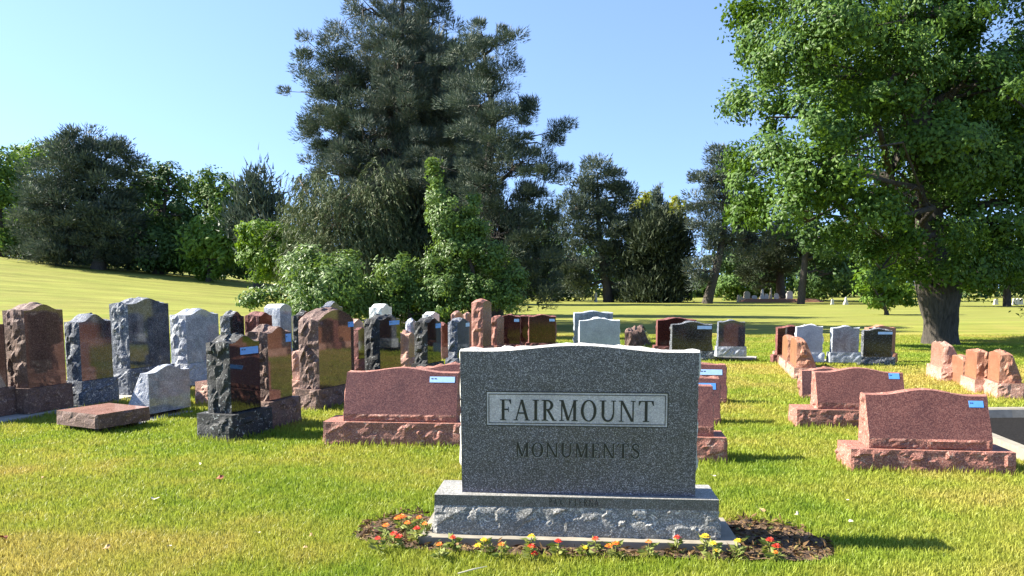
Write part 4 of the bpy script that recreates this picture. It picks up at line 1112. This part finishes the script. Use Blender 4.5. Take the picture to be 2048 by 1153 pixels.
plant("young_tree", "small bright green tree leaning left from the thicket below the hill crest", "tree", 36, (640, 590),
      [(520,465,40,26),(560,480,35,35),(495,485,30,18),(545,515,45,30),(500,520,22,10),(580,520,35,35),(535,545,40,16),(600,540,25,25)],
      'broad', 'bright', leaf=0.19, dens=0.9, per=70, trunk=0.11, seed=34, spread=0.5, wr=0.5, shell=0.4, twigs=0.14, vflat=0.6,
      trunk_pts=[(645,585,5),(635,560,4.5),(615,530,4),(590,505,3),(560,485,2),(535,470,1)])
# --- trees on the hill at the left
GH = "trees along the crest of the left hill"
DH = 66
def hill_tree(name, label, cat, px, lobes, style, mat, seed, D=DH, **kw):
    return plant(name, label, cat, D, (px, 540), lobes, style, mat, seed=seed, group=GH, **kw)
hill_tree("broadleaf_tree", "dark trunked broad-leaved tree cut by the left photo edge", "tree", 5, [(0,330,40,42),(-30,380,50,50),(20,380,30,35),(0,450,45,40),(-10,500,50,30)], 'broad', 'mid', 41, leaf=0.32, dens=0.8, per=75, trunk=0.35, spread=1.0)
hill_tree("broadleaf_tree", "light green broad-leaved tree behind the left side of the wide pine", "tree", 75, [(60,320,45,35),(110,310,40,30),(50,370,35,45),(80,400,50,50),(60,470,50,50)], 'broad', 'bright', 42, D=72, leaf=0.32, dens=0.8, per=75, trunk=0.3, spread=1.0)
hill_tree("wide_pine", "wide grey green pine with a spiky top, largest on the left hill", "tree", 200, [(150,285,28,26),(180,275,26,24),(135,320,45,35),(200,320,45,40),(245,305,26,22),(265,325,16,16),(120,360,60,45),(200,380,70,55),(90,410,55,45),(160,430,80,50),(230,440,60,50),(70,460,40,40),(130,480,80,40),(210,495,70,35),(80,505,50,22),(150,508,70,16),(250,512,60,18)],
          'pine', 'bluepine', 43, D=62, leaf=0.30, dens=1.3, per=220, trunk=0.4, spread=1.15, wr=0.26, puff=0.42, shell=0.45, twigs=0.14)
hill_tree("dark_oak", "dark green rounded tree just right of the wide pine", "tree", 320, [(290,365,40,35),(340,365,40,38),(310,420,60,45),(360,430,40,45),(300,480,60,45),(360,500,45,35),(270,400,30,40),(300,522,50,18),(360,530,40,16)], 'broad', 'dark', 44, D=65, leaf=0.32, dens=0.9, per=75, trunk=0.35, spread=1.0)
hill_tree("broadleaf_tree", "airy green tree with visible fork between the dark tree and the grey cedar", "tree", 410, [(395,370,25,28),(420,365,28,28),(455,375,22,26),(430,410,45,35),(475,400,25,25),(440,460,45,35),(420,510,50,30)], 'broad', 'mid', 45, D=72, leaf=0.32, dens=0.7, per=75, trunk=0.28, spread=0.9)
hill_tree("low_tree", "rounded low green tree in front of the airy forked tree on the crest", "tree", 420, [(415,460,35,28),(390,485,28,30),(440,480,40,35),(420,520,50,28),(465,505,28,30),(430,542,44,12)], 'broad', 'bright', 46, D=61, leaf=0.36, dens=0.8, per=38, trunk=0.2, spread=0.8)
hill_tree("grey_cedar", "grey green spiky cedar at the right end of the hill crest", "tree", 520, [(510,365,10,22),(528,360,9,20),(510,400,28,30),(540,400,20,26),(510,440,38,36),(555,430,18,24),(530,490,50,40),(480,440,20,30)], 'cedar', 'bluepine', 47, D=60, leaf=0.5, dens=0.9, per=36, trunk=0.3, spread=0.7, wr=0.25)
hill_tree("scrub_tree", "thin dull green tree filling the gap right of the grey cedar", "tree", 590, [(575,440,22,22),(590,480,30,35),(620,500,30,40),(560,500,30,30),(600,545,45,20)], 'cedar', 'juniper', 48, D=58, leaf=0.45, dens=0.8, per=36, trunk=0.2, spread=0.7, wr=0.25)
hill_tree("understory_shrub", "dark low undergrowth at the far left foot of the hill trees", "shrub", 30, [(0,485,50,30),(60,495,45,26),(110,502,40,24)], 'broad', 'dark', 49, D=69, leaf=0.4, dens=0.9, per=34, trunk=0.1, spread=0.8)
hill_tree("understory_shrub", "dark low undergrowth below the wide pine and the dark round tree", "shrub", 300, [(180,503,50,26),(250,508,50,28),(320,513,50,28),(390,520,45,26),(450,525,45,26),(510,528,45,26),(560,538,40,22)], 'broad', 'dark', 50, D=68, leaf=0.4, dens=0.9, per=34, trunk=0.1, spread=0.8)
# --- far trees in the middle and right
GF = "far trees across the lawn"
def far_tree(name, label, cat, px, lobes, style, mat, seed, D=84, **kw):
    return plant(name, label, cat, D, (px, 600), lobes, style, mat, seed=seed, group=GF, **kw)
far_tree("round_pine", "rounded dark pine with forked trunk right of the centre clump", "tree", 1215, [(1195,345,32,26),(1160,375,34,28),(1225,370,34,30),(1250,395,18,24),(1145,420,34,32),(1195,415,50,36),(1245,440,30,36),(1150,470,40,34),(1215,480,50,36),(1130,520,36,34),(1180,540,36,26),(1245,520,40,40),(1150,572,42,26),(1245,575,30,24)],
         'pine', 'bluepine', 61, leaf=0.36, dens=1.5, per=200, trunk=0.5, spread=1.5, wr=0.28, puff=0.52, shell=0.4,
         trunk_pts=[(1217,600,11),(1214,575,9),(1208,545,8),(1202,500,6),(1198,450,5),(1196,400,3),(1195,345,1)])
far_tree("dark_cedar", "dense near-black cedar between the round pine and the sky gap", "tree", 1300, [(1292,462,30,28),(1325,455,35,30),(1355,470,20,24),(1300,480,45,36),(1350,490,32,34),(1290,530,45,34),(1340,540,38,34),(1310,570,50,26),(1305,592,55,16),(1350,585,28,16)], 'cedar', 'cedar', 62, D=82, leaf=0.5, dens=1.4, per=50, trunk=0.4, spread=0.95, wr=0.28)
far_tree("yellow_tree", "yellow green tree crown showing above the near-black cedar", "tree", 1310, [(1290,405,18,18),(1275,412,10,14),(1345,415,24,18),(1330,440,40,25)], 'broad', 'yellow', 63, D=100, leaf=0.5, dens=0.9, per=38, trunk=0.3, spread=0.9)
far_tree("thin_spruce", "thin spire of a spruce between the yellow crowns", "tree", 1316, [(1316,388,4,12),(1316,405,8,10),(1317,425,12,14)], 'cedar', 'bluepine', 64, D=96, leaf=0.5, dens=1.2, per=30, trunk=0.15, spread=0.5, wr=0.25)
far_tree("leaning_pine", "pine with a trunk leaning right at the right edge of the sky gap", "tree", 1415, [(1450,320,35,32),(1420,360,30,26),(1480,350,45,40),(1400,405,22,24),(1440,410,45,36),(1495,420,45,40),(1415,460,34,28),(1470,470,55,36),(1520,480,45,40),(1395,540,22,34),(1420,515,26,20)],
         'pine', 'pine', 65, D=76, leaf=0.34, dens=1.25, per=190, trunk=0.45, spread=1.35, wr=0.28, puff=0.48, shell=0.4, twigs=0.2,
         trunk_pts=[(1414,602,11),(1420,585,10),(1430,550,8),(1440,510,7),(1447,470,6),(1450,420,4),(1452,320,1)])
far_tree("bare_pine", "brownish pine with a dark double trunk behind the small white headstones", "tree", 1560, [(1540,480,45,36),(1590,470,50,40),(1560,520,55,30),(1620,510,45,36),(1500,530,40,30),(1520,560,30,20)], 'pine', 'cedar', 66, D=86, leaf=0.36, dens=1.2, per=170, trunk=0.5, spread=1.4, wr=0.28, puff=0.5, shell=0.4, twigs=0.2,
         trunk_pts=[(1566,602,12),(1562,585,9),(1560,550,8),(1556,510,6),(1552,470,3)])
far_tree("tall_far_tree", "tall dark trunked tree right of the double-trunked pine", "tree", 1604, [(1640,470,50,45),(1600,440,45,40),(1680,500,50,45),(1650,540,40,36),(1700,540,45,36)], 'broad', 'dark', 67, D=74, leaf=0.42, dens=0.7, per=36, trunk=0.4, spread=1.0,
         trunk_pts=[(1602,606,8),(1604,580,7),(1608,540,6),(1612,500,5),(1616,440,2)])
far_tree("bright_bush", "bright green bush hanging low left of the oak trunk", "shrub", 1775, [(1745,570,30,24),(1785,565,36,28),(1760,595,34,16),(1810,590,30,22),(1725,555,14,14)], 'broad', 'bright', 68, D=45, leaf=0.26, dens=0.95, per=40, trunk=0.1, spread=0.55)
far_tree("far_right_tree", "dark tree behind the oak at the right photo edge", "tree", 2015, [(2000,520,60,45),(2050,500,60,60),(1960,545,50,36),(2070,560,50,30),(1900,530,60,50)], 'broad', 'dark', 69, D=66, leaf=0.42, dens=0.8, per=36, trunk=0.35, spread=1.0,
         trunk_pts=[(2014,614,8),(2014,590,7),(2014,560,6),(2016,520,4),(2016,470,2)])
far_tree("olive_shrub", "olive green shrubs between the round pine and the white headstones", "shrub", 1275, [(1240,580,28,20),(1270,585,22,16),(1330,588,24,14),(1365,580,26,20)], 'broad', 'mid', 70, D=92, leaf=0.4, dens=0.8, per=34, trunk=0.1, spread=0.8)
far_tree("olive_shrub", "sunlit shrubs behind the cluster of small white headstones", "shrub", 1500, [(1470,570,30,24),(1510,572,30,22),(1450,580,20,18),(1545,580,24,18),(1635,585,28,18)], 'broad', 'mid', 71, D=94, leaf=0.4, dens=0.8, per=34, trunk=0.1, spread=0.8)
far_tree("tall_spruce", "tall dark spruce glimpsed between the tallest pine and the dark open pine", "tree", 915, [(915,150,30,50),(905,240,50,60),(920,330,60,60),(910,420,70,60),(920,510,70,60)], 'cedar', 'bluepine', 72, D=72, leaf=0.55, dens=1.8, per=50, trunk=0.4, spread=1.1, wr=0.28)
far_tree("dark_spruce", "dark spruce almost hidden behind the middle of the tallest pine", "tree", 830, [(830,120,40,60),(835,220,60,70),(830,320,75,70),(830,430,85,70),(840,530,85,60)], 'cedar', 'bluepine', 73, D=44, leaf=0.4, dens=2.0, per=60, trunk=0.35, spread=0.9, wr=0.28)
far_tree("shady_tree", "broad dark tree behind the leaning pine and the sunlit shrubs", "tree", 1505, [(1480,520,50,36),(1530,500,50,40),(1500,560,60,30),(1560,555,50,30)], 'broad', 'dark', 74, D=97, leaf=0.42, dens=0.9, per=60, trunk=0.35, spread=1.2)
far_tree("shady_tree", "broad dark tree filling the gap behind the bright bush by the oak", "tree", 1730, [(1700,480,60,50),(1760,500,60,50),(1690,550,60,36),(1760,555,60,36),(1640,560,50,34)], 'broad', 'dark', 75, D=90, leaf=0.42, dens=0.9, per=60, trunk=0.35, spread=1.2)
far_tree("shady_tree", "broad dark tree between the centre clump and the round pine", "tree", 1110, [(1090,480,50,50),(1120,530,50,40),(1085,560,50,34),(1140,580,40,24)], 'broad', 'dark', 76, D=92, leaf=0.42, dens=0.9, per=60, trunk=0.35, spread=1.2)
# a far-off wood behind everything, one mass
rg = np.random.default_rng(5); cr = Crown()
for i in range(240):
    X = -110 + 255*i/240 + rg.uniform(-1, 1); Yy = 128 + rg.uniform(-8, 8)
    pxm = proj(X, Yy, 2)[0]
    hh = rg.uniform(6.5, 11); zb = float(height(X, Yy)) if X < -4 else 0.0
    if X < -25: Yy -= 32; hh *= 0.9; zb = float(height(X, Yy))
    if 1350 < pxm < 1420: hh = rg.uniform(2.0, 3.2)
    n = 190
    P = np.array([X, Yy, hh*0.5]) + rg.normal(size=(n, 3))*np.array([1.6, 1.6, hh*0.26]); P[:, 2] = np.abs(P[:, 2]) + zb
    v, f = leaf_geo(P, sph(rg, n) + np.array([0, 0, 0.2]), 0.9*(0.6+0.8*rg.random(n)), 0.6, rg); cr.add(v, f)
kind(obj("far_wood", cr.mesh("far_wood", LM['dark'], (0, 0, 0))), "stuff")
# red-brown mulch bed round the far double trunk
mb = MB(); X, _ = atY(1562, 600, 84)
ring = [(X+4.6*math.cos(t*math.pi/12), 84+2.4*math.sin(t*math.pi/12)) for t in range(24)]
mb.add([(x, y, 0.01) for x, y in ring] + [(X+(x-X)*0.8, 84+(y-84)*0.8, 0.35) for x, y in ring], [list(range(24, 48))] + [(i, (i+1) % 24, (i+1) % 24+24, i+24) for i in range(24)])
kind(obj("mulch_bed", mb.mesh("mulch_bed", plain("red_mulch", (0.22,0.10,0.05), 0.9))), "structure")

# ------------------------------------------------------------------ grass blades near the camera
grass_mat, nt, bs, out = new_mat("grass_blades")
ge, c = lawn_color(nt, True)
hs = node(nt, "ShaderNodeHueSaturation"); nt.links.new(c, hs.inputs["Color"])
m1 = node(nt, "ShaderNodeMapRange"); m1.inputs[3].default_value = 1.05; m1.inputs[4].default_value = 1.6
nt.links.new(ge.outputs["Random Per Island"], m1.inputs[0]); nt.links.new(m1.outputs[0], hs.inputs["Value"])
nt.links.new(hs.outputs[0], bs.inputs["Base Color"]); bs.inputs["Roughness"].default_value = 0.5; bs.inputs["Specular IOR Level"].default_value = 0.3
tr = node(nt, "ShaderNodeBsdfTranslucent"); nt.links.new(hs.outputs[0], tr.inputs[0])
mx = node(nt, "ShaderNodeMixShader"); mx.inputs[0].default_value = 0.4
nt.links.new(bs.outputs[0], mx.inputs[1]); nt.links.new(tr.outputs[0], mx.inputs[2]); nt.links.new(mx.outputs[0], out.inputs["Surface"])
rg = np.random.default_rng(99)
GV = []; GF4 = []; GF3 = []; cnt = 0
def blades(y0, y1, dens, hgt, wid):
    global cnt
    xm = 0.72
    n = int((y1*y1-y0*y0)*xm*dens)
    y = np.sqrt(rg.random(n)*(y1*y1-y0*y0)+y0*y0); x = (rg.random(n)*2-1)*(xm*y+0.3)
    ok = ~in_poly(x, y, BED)
    near_bed = in_poly(x, y+0.05, BED) | in_poly(x, y-0.05, BED)
    for (fx, fy, a, w, t) in FOOT:
        dx, dy = x-fx, y-fy
        u = dx*math.cos(a)+dy*math.sin(a); v_ = -dx*math.sin(a)+dy*math.cos(a)
        ok &= ~((abs(u) < w/2+0.005) & (abs(v_) < t/2+0.005))
    kx = np.interp(y, [p[1] for p in KP], [p[0] for p in KP])
    ok &= ~((x > kx-0.18) & (y < RY1+0.27)) | (x < 3)
    x, y = x[ok], y[ok]; n = len(x)
    h = hgt*(0.55+0.75*rg.random(n)); th = rg.random(n)*2*np.pi; lean = (rg.random(n)**1.3)*0.9*h; la = rg.random(n)*2*np.pi
    edge = np.zeros(n, bool)
    for (fx, fy, a, fw, ft) in FOOT:
        dx, dy = x-fx, y-fy
        u = dx*math.cos(a)+dy*math.sin(a); v_ = -dx*math.sin(a)+dy*math.cos(a)
        edge |= (abs(u) < fw/2+0.05) & (abs(v_) < ft/2+0.05)
    h = np.where(edge, h*(1.0+0.9*rg.random(n)), h)
    w = wid*(0.7+0.6*rg.random(n))
    sx, sy = np.cos(th)*w/2, np.sin(th)*w/2
    lx, ly = np.cos(la)*lean, np.sin(la)*lean
    zg = height(x, y)
    v = np.stack([np.stack([x-sx, y-sy, zg], 1), np.stack([x+sx, y+sy, zg], 1), np.stack([x+sx*0.8+lx*0.35, y+sy*0.8+ly*0.35, zg+h*0.6], 1), np.stack([x-sx*0.8+lx*0.35, y-sy*0.8+ly*0.35, zg+h*0.6], 1), np.stack([x+lx, y+ly, zg+h], 1)], 1).reshape(-1, 3)
    i = cnt + np.arange(n)*5
    GV.append(v); GF4.append(np.stack([i, i+1, i+2, i+3], 1)); GF3.append(np.stack([i+3, i+2, i+4], 1)); cnt += n*5
blades(3.6, 5.2, 11000, 0.040, 0.0055)
blades(5.2, 7.0, 8000, 0.040, 0.007)
blades(7.0, 9.5, 4500, 0.040, 0.009)
blades(9.5, 14.0, 2000, 0.042, 0.013)
blades(14.0, 26.0, 1100, 0.035, 0.015)
kind(obj("grass", np_mesh("grass", np.concatenate(GV), [np.concatenate(GF4), np.concatenate(GF3)], grass_mat)), "stuff")

# ------------------------------------------------------------------ flowers in the bed
PET = {"red": plain("red_petals", (0.62,0.035,0.012), 0.6, 0.2, 60), "orange": plain("orange_petals", (0.78,0.20,0.012), 0.6, 0.2, 60), "yellow": plain("yellow_petals", (0.82,0.55,0.02), 0.6, 0.15, 60)}
FLEAF = leaf_mat("flower_leaves", (0.10,0.15,0.03), (0.26,0.28,0.08), 0.3)
HEART = plain("flower_heart", (0.45,0.22,0.02), 0.7)
FL = [(1,"red",906,1077,"left under the footing corner"),]
def flower(px, py, colr, label, hz=0.12, size=0.034, heads=1, low=False):
    zt = hz
    X, Y = ground(px, py, zt)
    rr = random.Random(int(px*7+py))
    o = empty("flower", (X, Y, 0.0), rr.uniform(0, 6)); tag(o, label, "flower", "zinnia-like flowers in the monument bed")
    mb = MB(); mb.tube([(0,0,0),(0.004,0.003,zt*0.5),(0,0,zt-0.004)], [0.004,0.0035,0.003], 5)
    stem = obj("stem", mb.mesh("stem", FLEAF), o)
    rgf = np.random.default_rng(int(px))
    n = 22
    a = rgf.random(n)*2*np.pi; zz = rgf.random(n)*zt*0.75+0.012
    P = np.stack([np.cos(a)*0.006, np.sin(a)*0.006, zz], 1)
    A = np.stack([np.cos(a), np.sin(a), rgf.uniform(-0.1, 0.7, n)], 1)
    v, f = leaf_geo(P, A, 0.035+0.035*rgf.random(n), 0.5, rgf)
    obj("leaves", np_mesh("leaves", v, [f], FLEAF), o)
    for h in range(heads):
        hx, hy, hz_ = (0, 0, zt) if h == 0 else (rr.uniform(-0.05,0.05), rr.uniform(-0.05,0.05), zt-rr.uniform(0.0,0.04))
        mb = MB()
        for ring_, (m_, R_, up) in enumerate(((11, size, 0.10), (9, size*0.75, 0.35), (6, size*0.5, 0.7))):
            for i in range(m_):
                t = 2*math.pi*i/m_ + ring_*0.3 + rr.uniform(-0.1, 0.1); w = math.pi/m_*0.95
                z_ = hz_ + ring_*0.004
                r1 = R_*rr.uniform(0.85, 1.1)
                mb.add([(hx+0.004*math.cos(t), hy+0.004*math.sin(t), z_), (hx+r1*0.75*math.cos(t-w), hy+r1*0.75*math.sin(t-w), z_+up*R_*0.6), (hx+r1*math.cos(t), hy+r1*math.sin(t), z_+up*R_*0.8), (hx+r1*0.75*math.cos(t+w), hy+r1*0.75*math.sin(t+w), z_+up*R_*0.6)], [(0,1,2,3)])
        obj("flower_head", mb.mesh("flower_head", PET[colr]), o)
FLW = [("orange",803,1035,1.2,"orange flower at the back of the left lobe of the bed, the largest there",2),("orange",838,1036,0.8,"small orange flower at the back of the left lobe beside the base",1),
       ("orange",815,1047,0.9,"orange flower in the middle of the left lobe of the bed",1),("red",834,1058,0.9,"orange red flower by the left end of the footing slab",1),
       ("red",788,1069,1.0,"red flower at the front of the left lobe of the bed",2),("orange",772,1052,0.9,"small orange flower near the left tip of the flower bed",1),("orange",850,1049,0.8,"small orange flower tucked against the left end of the base",1),("red",756,1078,0.8,"small red flower at the front left tip of the flower bed",1),("red",906,1076,0.8,"red flower at the left front, rising before the pale footing edge",1),
       ("orange",879,1090,0.8,"low orange red flower at the left front close to the grass",1),("yellow",968,1081,0.9,"yellow flower in front of the footing left of the first tall yellow one",2),
       ("orange",1003,1090,0.8,"low orange flower between the two left yellow flowers",1),("yellow",1063,1074,0.9,"taller yellow flower in front of the footing left of centre",1),
       ("red",1063,1094,0.9,"red flower low beneath the taller left yellow flower",2),("red",1117,1083,0.9,"deep red flower in front of the footing below the word PAX",1),
       ("red",1191,1079,0.9,"bright red orange flower in front of the footing near the centre",1),("yellow",1170,1097,0.7,"yellow flower low beside the bright red orange centre flower",1),
       ("orange",1232,1088,0.9,"orange flower cluster right of the centre of the footing",2),("orange",1298,1085,0.8,"single small orange flower right of the orange cluster",1),
       ("red",1354,1076,0.9,"red flower standing before the right part of the footing edge",1),("yellow",1410,1074,1.1,"tall pale yellow flower before the right end of the footing",1),
       ("yellow",1427,1088,0.9,"yellow orange flower just below the tall pale yellow one",2),("yellow",1476,1083,0.9,"yellow flower at the right corner of the footing slab",1),
       ("red",1540,1081,1.0,"red and orange flower alone in the right lobe of the bed",2),("orange",1551,1106,0.6,"tiny orange flower at the front edge of the right lobe",1)]
for (c_, px, py, s_, lab, hd) in FLW:
    flower(px, py, c_, lab, 0.06 if s_ < 0.75 else 0.10, 0.030*s_, hd)
# loose foliage and dry litter in the bed
rg = np.random.default_rng(7)
n = 5200
x = rg.uniform(-1.2, 2.1, n); y = rg.uniform(4.4, 5.4, n); ok = in_poly(x, y, BED)
a_, w_, t_ = math.pi/2-PHI, BW+0.22, BT+0.2
u = (x-ctrM[0])*math.cos(a_)+(y-ctrM[1])*math.sin(a_); v_ = -(x-ctrM[0])*math.sin(a_)+(y-ctrM[1])*math.cos(a_)
ok &= ~((abs(u) < w_/2) & (abs(v_) < t_/2))
x, y = x[ok], y[ok]; n = len(x)
P = np.stack([x, y, rg.uniform(0.01, 0.045, n)], 1); A = sph(rg, n)*np.array([1, 1, 0.45])
v, f = leaf_geo(P, A, 0.02+0.05*rg.random(n)**2, 0.4, rg)
LIT = leaf_mat("dry_litter", (0.035,0.02,0.012), (0.22,0.14,0.065), 0.1, 0.8, 0.1, (0.14,0.20,0.05))
kind(obj("litter", np_mesh("litter", v, [f], LIT)), "stuff")
# fallen leaves on the lawn
DRY = {"white": plain("bleached_leaf", (0.62,0.55,0.38), 0.8), "brown": plain("brown_leaf", (0.24,0.075,0.03), 0.8), "tan": plain("tan_leaf", (0.42,0.27,0.12), 0.8)}
def fallen(px, py, colr, size, label):
    X, Y = ground(px, py, 0.045); rr = random.Random(int(px*3+py))
    o = None
    n = 12; pts = []
    for i in range(n):
        t = 2*math.pi*i/n; r_ = size*(0.55+0.45*abs(math.cos(1.5*t)))*rr.uniform(0.85, 1.15)
        pts.append((r_*math.cos(t), r_*0.7*math.sin(t), 0.35*size*math.cos(2*t)*rr.uniform(0.4, 1.0)))
    mb = MB(); vs = [(0, 0, -0.1*size)] + pts
    mb.add(vs, [(0, 1+i, 1+(i+1) % n) for i in range(n)])
    o = obj("fallen_leaf", mb.mesh("fallen_leaf", DRY[colr]), None, (X, Y, 0.05)); o.rotation_euler = (rr.uniform(-0.4,0.4), rr.uniform(-0.4,0.4), rr.uniform(0,6))
    tag(o, label, "leaf", "dry leaves fallen on the lawn")
for a in [(87,956,"tan",0.028,"tan leaf on the grass below the flat plaque, far left"),(438,957,"brown",0.045,"largest red brown dry leaf on the grass below the near black stone"),
          (310,998,"white",0.035,"white curled leaf on the open grass at the left"),(402,928,"white",0.022,"small white leaf under the near black stone's base"),(387,942,"tan",0.02,"small tan leaf just left below the tiny white one"),
          (516,1066,"white",0.02,"little white leaf in the lower left lawn between green patches"),(338,1093,"white",0.02,"little white leaf on the yellowed patch at the lower left"),(212,1096,"tan",0.03,"tan leaf on the yellowed patch left of the little white leaf"),
          (623,1072,"tan",0.024,"tan speck of leaf left of the flower bed"),(8,1076,"brown",0.04,"brown leaf cut by the left photo edge"),(610,1096,"tan",0.02,"tan leaf below the other one left of the bed"),
          (1426,952,"white",0.03,"white leaf right of the monument tablet"),(1596,1030,"white",0.034,"white leaf above the right lobe of the bed"),(1522,1020,"tan",0.036,"tan leaf above the bed right of the monument base"),
          (1693,1000,"white",0.022,"white leaf in the right lawn above the monument's shadow"),(1702,1044,"white",0.022,"white leaf at the edge of the monument's shadow")]:
    fallen(*a)
p0 = ground(935, 1152, 0.03); mb = MB(); mb.tube([(p0[0]-0.05, p0[1]-0.02, 0.05), (p0[0]+0.03, p0[1]+0.03, 0.055), (p0[0]+0.10, p0[1]+0.09, 0.05)], [0.004, 0.005, 0.002], 6)
tag(obj("twig", mb.mesh("twig", DRY["white"])), "pale dry twig on the grass at the bottom edge below the monument", "twig")
